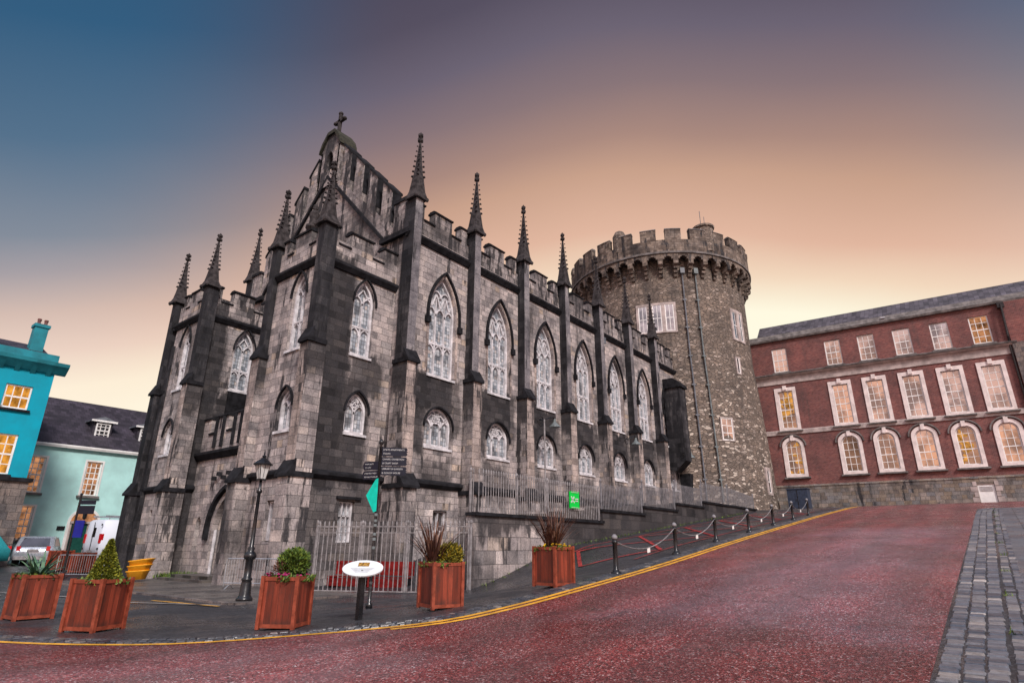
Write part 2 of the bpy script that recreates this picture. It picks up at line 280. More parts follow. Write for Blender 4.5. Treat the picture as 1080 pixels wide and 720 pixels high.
M['slab'] = mk_flags('blue grey pavement slabs', 1.35, .9, [(0, (.085, .09, .105)), (.5, (.115, .12, .14)), (1, (.15, .155, .17))])
def mk_sett(k_=1.):
    m = Mat('worn stone setts', .32, .5); o = m.obj()
    g = m.nd('ShaderNodeNewGeometry'); r = g.outputs['Random Per Island']
    c = m.ramp(r, [(q, tuple(x*k_ for x in c_)) for q, c_ in ((0, (.05, .06, .08)), (.35, (.09, .105, .135)), (.65, (.14, .15, .175)), (.85, (.18, .18, .19)), (.95, (.28, .26, .25)), (1, (.50, .46, .43)))])
    n = m.noise(o, 12, 5, .7); c = m.mix(1., c, m.ramp(n, [(.3, (.6, .6, .6)), (.7, (1.35, 1.35, 1.35))]), 'MULTIPLY'); m.color(c); m.bump(n, .6, .012); return m.m
M['sett'] = mk_sett(); M['sett_dk'] = mk_sett(.5)
def mk_wood():
    m = Mat('red stained timber', .5, .4); uv = m.uv(); o = m.obj(); c1, f = m.brick(m.map(uv, (1, 1, 1)), .125, 6.0, .004, 0)
    n = m.noise(m.map(o, (10, 10, .8)), 1.6, 6, .65)
    c = m.ramp(c1, [(0, (.13, .025, .013)), (.5, (.20, .038, .019)), (1, (.28, .055, .028))]); c = m.mix(1., c, m.ramp(n, [(.3, (.6, .55, .55)), (.7, (1.35, 1.3, 1.3))]), 'MULTIPLY')
    oi = m.nd('ShaderNodeTexCoord').outputs['Generated']; sz_ = m.nd('ShaderNodeSeparateXYZ'); m.l.new(oi, sz_.inputs[0])
    n8 = m.noise(m.map(o, (3, 3, 1.2)), 1.5, 6, .7); c = m.mix(m.rng(n8, .5, .68, 0, .6), c, (.055, .022, .016, 1)); c = m.mix(m.rng(m.ma('ADD', sz_.outputs[2], m.ma('MULTIPLY', n8, .5)), .25, .45, .75, 0), c, (.04, .022, .018, 1))
    c = m.mix(m.ma('MULTIPLY', f, .8), c, (.03, .008, .005, 1)); m.color(c); m.bump(m.ma('SUBTRACT', m.ma('MULTIPLY', n, .3), f), .4, .01); return m.m
M['wood'] = mk_wood(); M['post'] = plain('red brown timber post', (.25, .052, .026), .5, .4, var=.3, scale=9)
def mk_leaded():
    m = Mat('leaded glass', .18, .6); uv = m.uv(); c1, f = m.brick(uv, .17, .21, .012, 0)
    c = m.ramp(c1, [(0, (.2, .23, .26)), (.5, (.38, .41, .45)), (.85, (.6, .62, .64)), (1, (.46, .4, .37))]); n = m.noise(m.obj(), 1.2, 3); c = m.mix(m.rng(n, .5, .66, 0, .7), c, (.06, .06, .065, 1))
    c = m.mix(m.ma('MULTIPLY', f, .9), c, (.03, .03, .035, 1)); m.color(c); m.bump(c1, .25, .01); return m.m
M['leaded'] = mk_leaded()
def mk_glass(name, dark=(.03, .035, .04), gl=.55, lit=None, frac=1.):
    m = Mat(name, .06, .8); m.color(dark)
    g = m.nd('ShaderNodeBsdfGlossy'); g.inputs['Roughness'].default_value = .03; g.inputs['Color'].default_value = (.86, .78, .74, 1)
    b = m.nd('ShaderNodeBump'); b.inputs['Strength'].default_value = .12; b.inputs['Distance'].default_value = .02; m.l.new(m.noise(m.obj(), 1.4, 2), b.inputs['Height']); m.l.new(b.outputs[0], g.inputs['Normal'])
    mx = m.nd('ShaderNodeMixShader'); mx.inputs[0].default_value = gl; m.l.new(m.b.outputs[0], mx.inputs[1]); m.l.new(g.outputs[0], mx.inputs[2])
    m.l.new(m.rng(m.noise(m.map(m.obj(), (1, 1, .8)), .55, 3, .6), .36, .6, gl*.35, gl*1.25), mx.inputs[0])
    out = m.n['Material Output']; last = mx.outputs[0]
    if lit:
        uv = m.uv(); s = m.nd('ShaderNodeSeparateXYZ'); m.l.new(m.map(uv, (1, 1, 1)), s.inputs[0])
        n = m.noise(m.map(uv, (1.2, .9, 1)), 1.6, 4, .6)
        e = m.nd('ShaderNodeEmission'); m.l.new(m.ramp(n, [(.32, tuple(x*.12 for x in lit)), (.42, tuple(x*.5 for x in lit)), (.55, lit), (.7, tuple(min(1, x*1.4) for x in lit))]), e.inputs[0]); e.inputs[1].default_value = 1.0
        a = m.nd('ShaderNodeMixShader'); m.put(frac if isinstance(frac, float) else frac, a.inputs[0]); m.l.new(last, a.inputs[1]); m.l.new(e.outputs[0], a.inputs[2])
        if frac < 1:
            m.l.new(m.rng(m.noise(m.map(m.obj(), (1, 1, 1)), .9, 2), .5, .54, 0, 1), a.inputs[0])
        last = a.outputs[0]
    m.l.new(last, out.inputs[0]); return m.m
M['glass'] = mk_glass('old window glass', (.05, .06, .075), .58); M['glass_dk'] = mk_glass('dark window glass', (.01, .01, .012), .15)
M['amber'] = mk_glass('amber lit window', lit=(.80, .33, .05), gl=.2)
M['amber2'] = mk_glass('warm curtained window', lit=(.50, .22, .10), gl=.25)
M['lit_part'] = mk_glass('window lit in part', lit=(.66, .30, .07), gl=.3, frac=.5)
M['lamp_glass'] = plain('frosted lamp glass', (.62, .62, .6), .25, .5, var=.15)
M['turq'] = plain('turquoise render', (.0, .34, .47), .75, var=.12, scale=.8, bump=.15); M['turqd'] = plain('deep teal render', (.02, .22, .27), .75, var=.25, scale=1.2, bump=.2)
M['aqua'] = plain('pale aqua render', (.48, .79, .76), .8, var=.12, scale=.7, bump=.15)
M['yellowline'] = plain('worn yellow road paint', (.8, .40, .04), .5, var=.28, scale=3)
M['redpaint'] = plain('red floor paint', (.32, .035, .035), .6, var=.5, scale=3); M['whitepaint'] = plain('worn white road paint', (.33, .31, .29), .6, var=.4, scale=2)
M['yellow'] = plain('yellow plastic', (.78, .36, .02), .4, var=.12); M['green_sign'] = plain('bright green board', (0, .62, .06), .5, var=.03)
M['mint'] = plain('mint cloth', (0, .56, .42), .7, var=.15); M['signblue'] = plain('deep blue board', (.01, .015, .22), .5, var=.1)
M['navy'] = plain('blackish navy board', (.008, .010, .022), .45, var=.1); M['ink'] = plain('white lettering', (.6, .6, .6), .5, var=.05)
M['soil'] = plain('dark soil', (.03, .02, .014), .9); M['redmetal'] = plain('bright red paint', (.20, .010, .010), .5, var=.4)
M['plate'] = plain('white glossy panel', (.72, .76, .78), .2, .5, var=.06, scale=8); M['gold'] = plain('gilt picture', (.3, .17, .04), .4, var=.9, scale=30)
M['silver'] = plain('silver car paint', (.42, .46, .52), .25, .5, .5, var=.05); M['tealcar'] = plain('teal car paint', (.03, .30, .34), .25, .5, .2, var=.05); M['vanwhite'] = plain('white van paint', (.66, .71, .80), .5, .3, var=.02, scale=1)
M['tyre'] = plain('tyre rubber', (.015, .015, .016), .8); M['tail'] = plain('red tail lamp', (.5, .01, .015), .2, .6, var=.05)
M['door_green'] = plain('dark green door', (.01, .07, .055), .4, var=.2); M['oak'] = plain('dark oak', (.05, .028, .018), .5, var=.4, scale=8); M['bluebox'] = plain('faded blue cabinet', (.035, .048, .08), .5, var=.3)
M['granite'] = ashlar('grey granite blocks', soot=.12, row=.42, width=.75, stops=[(0, (.11, .105, .11)), (.5, (.17, .155, .15)), (1, (.24, .2, .18))])
M['base_stone'] = ashlar('mixed base stone', soot=.2, row=.34, width=.62, stops=[(0, (.17, .15, .14)), (.3, (.27, .22, .17)), (.5, (.2, .2, .2)), (.8, (.34, .29, .25)), (1, (.22, .22, .23))])
def mk_leaf(name, a, b, rough=.55):
    m = Mat(name, rough, .3); g = m.nd('ShaderNodeNewGeometry'); m.color(m.ramp(g.outputs['Random Per Island'], [(0, tuple(x*.45 for x in a)), (.5, a), (1, b)]))
    m.b.inputs['Subsurface Weight'].default_value = 0; return m.m
M['leaf'] = mk_leaf('green leaves', (.07, .13, .025), (.20, .27, .04)); M['leaf_y'] = mk_leaf('yellow green leaves', (.16, .15, .02), (.5, .38, .04)); M['agave'] = mk_leaf('blue green blades', (.06, .15, .09), (.20, .32, .18))
M['bronze'] = mk_leaf('bronze strap leaves', (.10, .045, .035), (.24, .13, .085)); M['flower_y'] = mk_leaf('yellow flowers', (.7, .4, .01), (.85, .6, .02)); M['flower_p'] = mk_leaf('purple flowers', (.3, .02, .1), (.5, .05, .2)); M['topiary'] = mk_leaf('clipped box leaves', (.12, .15, .018), (.36, .36, .04))
# ------------------------------------------------------------------ mesh builder
class MB:
    def __init__(s): s.v = []; s.f = []; s.mi = []; s.uvs = {}; s.cur = 0
    def vert(s, p): s.v.append(tuple(p)); return len(s.v)-1
    def face(s, pts, uv=None):
        i = [s.vert(p) for p in pts]; s.f.append(i); s.mi.append(s.cur)
        if uv: s.uvs[len(s.f)-1] = uv
    def box(s, x0, x1, y0, y1, z0, z1):
        c = [(x0, y0, z0), (x1, y0, z0), (x1, y1, z0), (x0, y1, z0), (x0, y0, z1), (x1, y0, z1), (x1, y1, z1), (x0, y1, z1)]; s.hexa(c)
    def hexa(s, c):
        o = len(s.v); s.v += [tuple(p) for p in c]
        for q in ((3, 2, 1, 0), (4, 5, 6, 7), (0, 1, 5, 4), (1, 2, 6, 5), (2, 3, 7, 6), (3, 0, 4, 7)): s.f.append([o+i for i in q]); s.mi.append(s.cur)
    def obox(s, o, a, b, c, ha, hb, c0, c1):
        """box centred on o along unit axes a, b with half sizes, from c0 to c1 along c"""
        o, a, b, c = Vector(o), Vector(a), Vector(b), Vector(c)
        P = lambda i, j, k: o+a*i*ha+b*j*hb+c*k
        s.hexa([P(-1, -1, c0), P(1, -1, c0), P(1, 1, c0), P(-1, 1, c0), P(-1, -1, c1), P(1, -1, c1), P(1, 1, c1), P(-1, 1, c1)])
    def bar(s, p, q, w, d=None, side=None):
        p, q = Vector(p), Vector(q); t = (q-p)
        if t.length < 1e-6: return
        L = t.length; t.normalize(); r = Vector(side) if side else (Vector((0, 0, 1)) if abs(t.z) < .9 else Vector((1, 0, 0)))
        a = t.cross(r).normalized(); b = a.cross(t).normalized(); s.obox(p, a, b, t, w/2, (d or w)/2, 0, L)
    def tube(s, pts, r, n=6, caps=True):
        pts = [Vector(p) for p in pts]; rs = r if isinstance(r, (list, tuple)) else [r]*len(pts); o = len(s.v); k = len(pts)
        for i, p in enumerate(pts):
            t = (pts[min(i+1, k-1)]-pts[max(i-1, 0)]).normalized(); r0 = Vector((0, 0, 1)) if abs(t.z) < .9 else Vector((1, 0, 0)); a = t.cross(r0).normalized(); b = a.cross(t)
            for j in range(n): an = 2*PI*j/n; s.v.append(tuple(p+a*math.cos(an)*rs[i]+b*math.sin(an)*rs[i]))
        for i in range(k-1):
            for j in range(n): s.f.append([o+i*n+j, o+i*n+(j+1) % n, o+(i+1)*n+(j+1) % n, o+(i+1)*n+j]); s.mi.append(s.cur)
        if caps: s.f.append([o+j for j in range(n)][::-1]); s.mi.append(s.cur); s.f.append([o+(k-1)*n+j for j in range(n)]); s.mi.append(s.cur)
    def lathe(s, c, prof, n=12, rot=0., ax=None):
        c = Vector(c); o = len(s.v)
        for r, z in prof:
            for j in range(n): an = 2*PI*j/n+rot; s.v.append((c.x+r*math.cos(an), c.y+r*math.sin(an), c.z+z))
        for i in range(len(prof)-1):
            for j in range(n): s.f.append([o+i*n+j, o+i*n+(j+1) % n, o+(i+1)*n+(j+1) % n, o+(i+1)*n+j]); s.mi.append(s.cur)
        s.f.append([o+j for j in range(n)][::-1]); s.mi.append(s.cur); k = len(prof)-1; s.f.append([o+k*n+j for j in range(n)]); s.mi.append(s.cur)
    def prism(s, poly, o, a, b, c, c0, c1):
        """2D polygon (in axes a,b at o) extruded along c from c0 to c1"""
        o, a, b, c = Vector(o), Vector(a), Vector(b), Vector(c); n = len(poly)
        P0 = [o+a*p[0]+b*p[1]+c*c0 for p in poly]; P1 = [o+a*p[0]+b*p[1]+c*c1 for p in poly]; k = len(s.v)
        s.v += [tuple(p) for p in P0+P1]
        tris = tessellate_polygon([[Vector((p[0], p[1], 0)) for p in poly]])
        for t_ in tris: s.f.append([k+i for i in t_]); s.mi.append(s.cur); s.f.append([k+n+i for i in t_][::-1]); s.mi.append(s.cur)
        for i in range(n): j = (i+1) % n; s.f.append([k+i, k+j, k+n+j, k+n+i]); s.mi.append(s.cur)
    def build(s, name, mats, parent=None, smooth=False, fix=True):
        me = bpy.data.meshes.new(name); me.from_pydata(s.v, [], s.f)
        for m in (mats if isinstance(mats, (list, tuple)) else [mats]): me.materials.append(M[m] if isinstance(m, str) else m)
        for p, i in zip(me.polygons, s.mi): p.material_index = i; p.use_smooth = smooth
        if fix:
            import bmesh
            bm = bmesh.new(); bm.from_mesh(me)
            if not s.uvs: bmesh.ops.recalc_face_normals(bm, faces=bm.faces)
            bm.to_mesh(me); bm.free()
        uvl = me.uv_layers.new(name='UVMap')
        for pi, p in enumerate(me.polygons):
            given = s.uvs.get(pi)
            n = p.normal
            if abs(n.z) > .75: ta = Vector((1, 0, 0)); tb = Vector((0, 1, 0))
            else:
                ta = Vector((-n.y, n.x, 0)).normalized(); tb = n.cross(ta)
                if tb.z < 0: tb = -tb
            for q, li in enumerate(p.loop_indices):
                co = me.vertices[me.loops[li].vertex_index].co
                uvl.data[li].uv = given[q] if given else (co.dot(ta)+n.y*.37, co.dot(tb) if abs(n.z) > .75 or abs(n.z) > .3 else co.z)
        ob = bpy.data.objects.new(name, me); col.objects.link(ob)
        if parent: ob.parent = parent
        return ob
def loose(mb, name, mats, parent=None, smooth=False):
    par = list(range(len(mb.v)))
    def fd_(a):
        while par[a] != a: par[a] = par[par[a]]; a = par[a]
        return a
    for f in mb.f:
        for i in f[1:]: par[fd_(i)] = fd_(f[0])
    gr = {}
    for f in mb.f: gr.setdefault(fd_(f[0]), []).append(f)
    out = []
    for fs in gr.values():
        ix = {}; n_ = MB()
        for f in fs:
            for i in f:
                if i not in ix: ix[i] = len(n_.v); n_.v.append(mb.v[i])
            n_.f.append([ix[i] for i in f]); n_.mi.append(0)
        out.append(n_.build(name, mats, parent, smooth))
    return out
def thing(name, label, cat, group=None, loc=(0, 0, 0), rz=0):
    o = bpy.data.objects.new(name, None); col.objects.link(o); o.location = loc; o.rotation_euler = (0, 0, rz); o.empty_display_size = .2
    return tag(o, label, cat, group)
def tag(o, label=None, cat=None, group=None, kind=None):
    if label: o['label'] = label
    if cat: o['category'] = cat
    if group: o['group'] = group
    if kind: o['kind'] = kind
    return o
def copy_tree(o, parent=None):
    c = o.copy(); col.objects.link(c)
    if parent: c.parent = parent
    for ch in [x for x in bpy.data.objects if x.parent == o]: copy_tree(ch, c)
    return c
def label_part(o, l): o['label'] = l; return o
Z = Vector((0, 0, 1)); X = Vector((1, 0, 0)); Y = Vector((0, 1, 0))
def arch(w, spring, apex, cx=0., sill=None, n=9, seg=False):
    """outline of a pointed (or segmental) arch opening, anticlockwise from the lower left"""
    a = w/2; h = apex-spring; pts = [(cx-a, sill), (cx+a, sill)] if sill is not None else []
    if h <= 1e-6: return pts+[(cx+a, apex), (cx-a, apex)]
    if not seg:
        h = max(h, a*1.0001); r = (a*a+h*h)/(2*a); right = []
        for i in range(n+1):
            z = h*math.sin(PI/2*i/n); x = (a-r)+math.sqrt(max(0, r*r-z*z)); right.append((cx+x, spring+z))
    else:
        right = [(cx+a*math.cos(PI/2*i/n), spring+h*math.sin(PI/2*i/n)) for i in range(n+1)]
    left = [(2*cx-x, z) for x, z in right[:-1]][::-1]
    return pts+right+left
def wall(mb, O, u, n, outer, holes=(), reveal=.35, uvo=0., inward=True):
    """flat wall with real openings: outline and holes in (u, z); reveals go inward"""
    O, u, n = Vector(O), Vector(u), Vector(n); P = lambda p, d=0.: O+u*p[0]+Z*p[1]-n*d
    loops = [[Vector((p[0], p[1], 0)) for p in L] for L in [outer]+list(holes)]; flat = [p for L in [outer]+list(holes) for p in L]
    for t_ in tessellate_polygon(loops):
        q = [flat[i] for i in t_]; w3 = [P(p) for p in q]
        if (w3[1]-w3[0]).cross(w3[2]-w3[0]).dot(n) < 0: q = q[::-1]; w3 = w3[::-1]
        mb.face(w3, [(p[0]+uvo, p[1]) for p in q])
    for h in holes:
        acc = 0.; k = len(h); cx = sum(p[0] for p in h)/k; cz = sum(p[1] for p in h)/k
        for i in range(k):
            p, q = h[i], h[(i+1) % k]; L = math.dist(p, q)
            w3 = [P(p), P(q), P(q, reveal), P(p, reveal)]; uv = [(acc, 0), (acc+L, 0), (acc+L, reveal), (acc, reveal)]
            inn = (O+u*cx+Z*cz)-P(((p[0]+q[0])/2, (p[1]+q[1])/2))
            if (w3[1]-w3[0]).cross(w3[2]-w3[0]).dot(inn) < 0: w3 = w3[::-1]; uv = uv[::-1]
            mb.face(w3, uv); acc += L
def inside_arch(p, w, spring, apex, cx, m=0.):
    a = w/2-m; h = apex-m*1.3-spring; x = abs(p[0]-cx)
    if x > a: return False
    if p[1] <= spring: return True
    h = max(h, a*1.0001); r = (a*a+h*h)/(2*a); d = math.hypot(x-(a-r), p[1]-spring); return d <= r and p[1]-spring <= h
def ribbon(mb, pts, O, u, n, w, d0, d1):
    """flat bar of width w following 2D points, from depth d0 to d1 along -n"""
    O, u, n = Vector(O), Vector(u), Vector(n)
    k = len(pts); L = []; Rr = []
    for i, p in enumerate(pts):
        a = pts[max(i-1, 0)]; b = pts[min(i+1, k-1)]; tx, tz = b[0]-a[0], b[1]-a[1]; l = math.hypot(tx, tz) or 1; nx, nz = -tz/l*w/2, tx/l*w/2
        L.append((p[0]+nx, p[1]+nz)); Rr.append((p[0]-nx, p[1]-nz))
    P = lambda p, d: O+u*p[0]+Z*p[1]-n*d
    for i in range(k-1): mb.hexa([P(L[i], d0), P(Rr[i], d0), P(Rr[i+1], d0), P(L[i+1], d0), P(L[i], d1), P(Rr[i], d1), P(Rr[i+1], d1), P(L[i+1], d1)])
def clipped(mb, pts, ok, *a):
    run = []
    for p in pts:
        if ok(p): run.append(p)
        else:
            if len(run) > 1: ribbon(mb, run, *a)
            run = []
    if len(run) > 1: ribbon(mb, run, *a)
def small_arch(cx, w, spring, rise, n=6): return arch(w, spring, spring+rise, cx, None, n)
def gothic(parent, O, u, n, cx, w, sill, spring, apex, lights, transom=None, hood=True, rd=.35, t=.085, circle=False):
    """a traceried window: returns the window object with its glass and hood mould as children"""
    O, u, n = Vector(O), Vector(u), Vector(n); fr = MB(); d0, d1 = rd-.16, rd-.02
    out = arch(w, spring, apex, cx, sill)
    ins = arch(w-.14, spring, apex-.11, cx, sill+.09)
    ribbon(fr, [(p[0], p[1]) for p in arch(w-.13, spring, apex-.08, cx, sill+.06)]+[(cx-w/2+.065, sill+.06)], O, u, n, .13, d0-.04, d1)
    ok = lambda p: inside_arch(p, w, spring, apex, cx, .04)
    lw = w/lights; a = (O, u, n, t, d0, d1)
    for i in range(1, lights):
        x = cx-w/2+lw*i; top = spring+.02; clipped(fr, [(x, sill), (x, top)], ok, *a)
    tops = []
    if transom:
        clipped(fr, [(cx-w/2+.05, transom), (cx+w/2-.05, transom)], lambda p: True, O, u, n, t*1.1, d0-.01, d1)
        for i in range(lights): fx = cx-w/2+lw*(i+.5); ribbon(fr, small_arch(fx, lw-t, transom-.62*lw-.04, .6*lw), *((O, u, n, t*.7, d0+.01, d1)))
        for i in range(lights):
            fx = cx-w/2+lw*(i+.5); pk = transom-.05
            ribbon(fr, [(fx, pk), (fx-lw*.42, pk+.28*lw)], O, u, n, t*.45, d0+.01, d1); ribbon(fr, [(fx, pk), (fx+lw*.42, pk+.28*lw)], O, u, n, t*.45, d0+.01, d1)
    sp2 = spring-.1
    for i in range(lights):
        fx = cx-w/2+lw*(i+.5); clipped(fr, small_arch(fx, lw-t*.5, sp2, .72*lw, 8), ok, O, u, n, t*.8, d0, d1)
        for sgn in (-1, 1):      # arcs rising on from each light and crossing above
            r = w*1.05; x0 = fx; z0 = sp2+.72*lw
            clipped(fr, [(x0+sgn*(lw*.5*k/4), z0+(apex-z0)*.42*k/4+.1*lw*k/4) for k in range(5)], ok, O, u, n, t*.75, d0, d1)
    if lights >= 3:
        for i in range(lights-1):
            fx = cx-w/2+lw*(i+1); z0 = sp2+.55*lw+(apex-sp2-.7*lw)*.42
            clipped(fr, small_arch(fx, lw*.95, z0, .55*lw, 6), ok, O, u, n, t*.7, d0, d1)
            clipped(fr, [(fx, sp2), (fx, z0-.2*lw)], ok, O, u, n, t*.6, d0, d1)
    if circle:
        rr = lw*.36; cz = spring+(apex-spring)*.5
        ribbon(fr, [(cx+rr*math.cos(i*PI/8), cz+rr*math.sin(i*PI/8)) for i in range(17)], O, u, n, t*.8, d0, d1)
        ribbon(fr, [(cx-rr*.6, cz-rr*.6), (cx+rr*.6, cz+rr*.6)], O, u, n, t*.4, d0, d1); ribbon(fr, [(cx-rr*.6, cz+rr*.6), (cx+rr*.6, cz-rr*.6)], O, u, n, t*.4, d0, d1)
    # sill
    P = lambda x, z, d: O+u*x+Z*z-n*d
    fr.hexa([P(cx-w/2-.02, sill-.14, -.08), P(cx+w/2+.02, sill-.14, -.08), P(cx+w/2+.02, sill-.02, -.08), P(cx-w/2-.02, sill-.02, -.08), P(cx-w/2-.02, sill-.14, .3), P(cx+w/2+.02, sill-.14, .3), P(cx+w/2+.02, sill+.06, .3), P(cx-w/2-.02, sill+.06, .3)])
    win = fr.build('window', 'trac', parent, fix=True)
    g = MB(); wall(g, O-n*(rd-.05), u, n, out); g.build('glass', 'leaded', win)
    if hood:
        if hood != True:
            hb = MB(); a2 = arch(w+.14, spring-.05, apex+.12, cx, None, 10); ribbon(hb, a2, O, u, n, .085, -.10, .02); hb.build('hood_mould', 'mould', win); return win
        od = MB(); a1 = arch(w+.2, spring, apex+.16, cx, sill+.1, 10)[1:]; a1 = a1+[(cx-w/2-.1, sill+.1)]; ribbon(od, a1, O, u, n, .16, -.035, .02); od.build('arch_order', 'butt', win)
        hb = MB(); a2 = arch(w+.42, spring-.1, apex+.33, cx, None, 10); a2 = [(cx+w/2+.21, spring-.45)]+a2+[(cx-w/2-.21, spring-.45)]
        ribbon(hb, a2, O, u, n, .12, -.16, .02)
        for sx in (-1, 1): hb.obox(P(cx+sx*(w/2+.22), spring-.62, -.1), u, n, Z, .14, .12, -.18, .2)
        hb.build('hood_mould', 'mould', win)
    return win
# ------------------------------------------------------------------ ground
def ss(a, b, x): t_ = min(1, max(0, (x-a)/(b-a))); return t_*t_*(3-2*t_)
TOP = 4.95
def zr(x):
    t_ = x+7.6; lo = .1*(t_ if t_ > 3 else (0 if t_ < -3 else (t_+3)**2/12)); d = TOP-lo
    if d < .6: lo = TOP-(0 if d < -.6 else (d+.6)**2/2.4)
    return lo
def G(x, y):
    a = 1-ss(-14.6, -7.5, y); b = ss(.5, 9.5, x); return zr(x)*(1-(1-a)*(1-b))+.55*ss(11, 18, y)*(1-ss(6, 14, x))
def stations(lo, hi, step, far):
    s_ = [lo+i*step for i in range(int((hi-lo)/step)+1)]; d = step*2; a, b = lo, hi; A, B = [], []
    while a > -far: a -= d; A.append(a); b += d; B.append(b); d *= 1.6
    return A[::-1]+s_+B
gx = stations(-20, 60, .5, 900); gy = stations(-45, 35, .5, 900)
def struct(o): o['kind'] = 'structure'; return o
g = MB()
for x in gx:
    for y in gy: g.v.append((x, y, G(x, y)))
ny = len(gy)
for i in range(len(gx)-1):
    for j in range(ny-1): g.f.append([i*ny+j, (i+1)*ny+j, (i+1)*ny+j+1, i*ny+j+1]); g.mi.append(0)
struct(g.build('ground', 'asphalt', smooth=True, fix=False))
YL = [(-13.5, 30), (-13.2, 10), (-12.6, 1), (-12.0, -4.5), (-11.3, -7.3), (-10.72, -8.7), (-10.2, -9.75), (-9.31, -11.0), (-8.52, -11.7), (-7.34, -12.45), (-6.35, -13.2), (-5.13, -14.0), (-3.6, -14.32), (-1.24, -14.45), (3.7, -14.5), (12.6, -14.2), (27.5, -14.0), (34, -14.1), (41, -14.2), (50.9, -14.2)]
def resample(pts, step):
    out = []
    def cr(p0, p1, p2, p3, t_): return tuple(.5*((2*p1[k])+(-p0[k]+p2[k])*t_+(2*p0[k]-5*p1[k]+4*p2[k]-p3[k])*t_*t_+(-p0[k]+3*p1[k]-3*p2[k]+p3[k])*t_**3) for k in (0, 1))
    for i in range(len(pts)-1):
        p0, p1, p2, p3 = pts[max(i-1, 0)], pts[i], pts[i+1], pts[min(i+2, len(pts)-1)]; n_ = max(1, int(math.dist(p1, p2)/step))
        for k in range(n_): out.append(cr(p0, p1, p2, p3, k/n_))
    return out+[pts[-1]]
YLr = resample(YL, .4)
def sheet(name, L, Rr, lift, mat, nsub=1):
    m = MB()
    for a, b in zip(L, Rr):
        for k in range(nsub+1): t_ = k/nsub; x = a[0]+(b[0]-a[0])*t_; y = a[1]+(b[1]-a[1])*t_; m.v.append((x, y, G(x, y)+lift))
    for i in range(len(L)-1):
        for k in range(nsub): q = i*(nsub+1)+k; m.f.append([q, q+1, q+nsub+2, q+nsub+1]); m.mi.append(0)
    return m.build(name, mat, smooth=True, fix=False)
def flip(o):
    o.data.flip_normals(); return o
Rs = [(x if x > -9 else x*1.5+4.5, -22.02 if x < 49 else -22.02) for x, y in YLr]
Rs = [(min(r[0], 50.9), r[1]) for r in Rs]
def fixn(o):
    if o.data.polygons[len(o.data.polygons)//2].normal.z < 0: o.data.flip_normals()
    return o
RL = .016
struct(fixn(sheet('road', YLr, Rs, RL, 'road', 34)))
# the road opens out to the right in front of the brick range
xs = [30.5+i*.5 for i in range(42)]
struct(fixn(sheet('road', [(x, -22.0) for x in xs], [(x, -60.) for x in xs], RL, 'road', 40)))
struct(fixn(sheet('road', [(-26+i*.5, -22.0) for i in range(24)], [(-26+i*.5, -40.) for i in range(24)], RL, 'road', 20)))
def offset(pts, d):
    out = []
    for i, p in enumerate(pts):
        a, b = pts[max(i-1, 0)], pts[min(i+1, len(pts)-1)]; tx, ty = b[0]-a[0], b[1]-a[1]; l = math.hypot(tx, ty); out.append((p[0]-ty/l*d, p[1]+tx/l*d))
    return out
core = [p for p in YLr if p[1] < 3]
struct(fixn(sheet('road_marking', offset(core, -.03), offset(core, -.17), RL+.008, 'yellowline')))
dbl = [p for p in core if p[0] > -6]
struct(fixn(sheet('road_marking', offset(dbl, -.27), offset(dbl, -.40), RL+.008, 'yellowline')))
# sett edging along the pavement side of the yellow line
def setts(name, line, d_from, rows, w, l, lift, jit=.02, holes=.0, xmax=60, mat='sett'):
    m = MB(); rnd = random.Random(3)
    P = resample(line, .1); acc = [0]
    for a, b in zip(P, P[1:]): acc.append(acc[-1]+math.dist(a, b))
    def at(s_):
        import bisect
        i = min(max(bisect.bisect(acc, s_)-1, 0), len(P)-2); t_ = (s_-acc[i])/max(1e-6, acc[i+1]-acc[i]); a, b = P[i], P[i+1]; tx, ty = b[0]-a[0], b[1]-a[1]; L_ = math.hypot(tx, ty)
        return a[0]+tx*t_, a[1]+ty*t_, tx/L_, ty/L_
    for r in range(rows):
        s_ = rnd.random()*l
        while s_ < acc[-1]-l:
            ll = l*rnd.uniform(.75, 1.3); ww = w*rnd.uniform(.9, 1.0); x, y, tx, ty = at(s_+ll/2); d = d_from+w*(r+.5)+rnd.uniform(-jit, jit)*.4
            s_ += ll+.015
            if rnd.random() < holes: continue
            cx, cy = x-ty*d, y+tx*d; h = lift+rnd.uniform(-.008, .012); z = G(cx, cy); a = Vector((tx, ty, (G(cx+tx*.2, cy+ty*.2)-z)/.2)).normalized(); b = Vector((-ty, tx, 0))
            o_ = Vector((cx, cy, z)); i = rnd.uniform(.78, .92); ha, hb = ll/2-.006, ww/2-.006; tw = rnd.uniform(-.06, .06); a2 = (a+b*tw).normalized(); b2 = (b-a*tw).normalized()
            Q = lambda p, q, c: o_+a2*p*ha+b2*q*hb+Z*c
            base = [Q(-1, -1, -.02), Q(1, -1, -.02), Q(1, 1, -.02), Q(-1, 1, -.02)]; mid = [Q(-1, -1, h-.018), Q(1, -1, h-.018), Q(1, 1, h-.018), Q(-1, 1, h-.018)]; top = [Q(-i, -i, h), Q(i, -i, h), Q(i, i, h), Q(-i, i, h)]
            k = len(m.v); m.v += [tuple(p) for p in base+mid+top]
            for q in range(4):
                n_ = (q+1) % 4; m.f += [[k+q, k+n_, k+4+n_, k+4+q], [k+4+q, k+4+n_, k+8+n_, k+8+q]]; m.mi += [0, 0]
            m.f.append([k+8, k+9, k+10, k+11]); m.mi.append(0)
    return struct(m.build(name, mat, fix=True))
setts('kerb', [p for p in YL if p[1] < 3 and p[0] < 49], .03, 3, .17, .13, .03, mat='sett_dk')
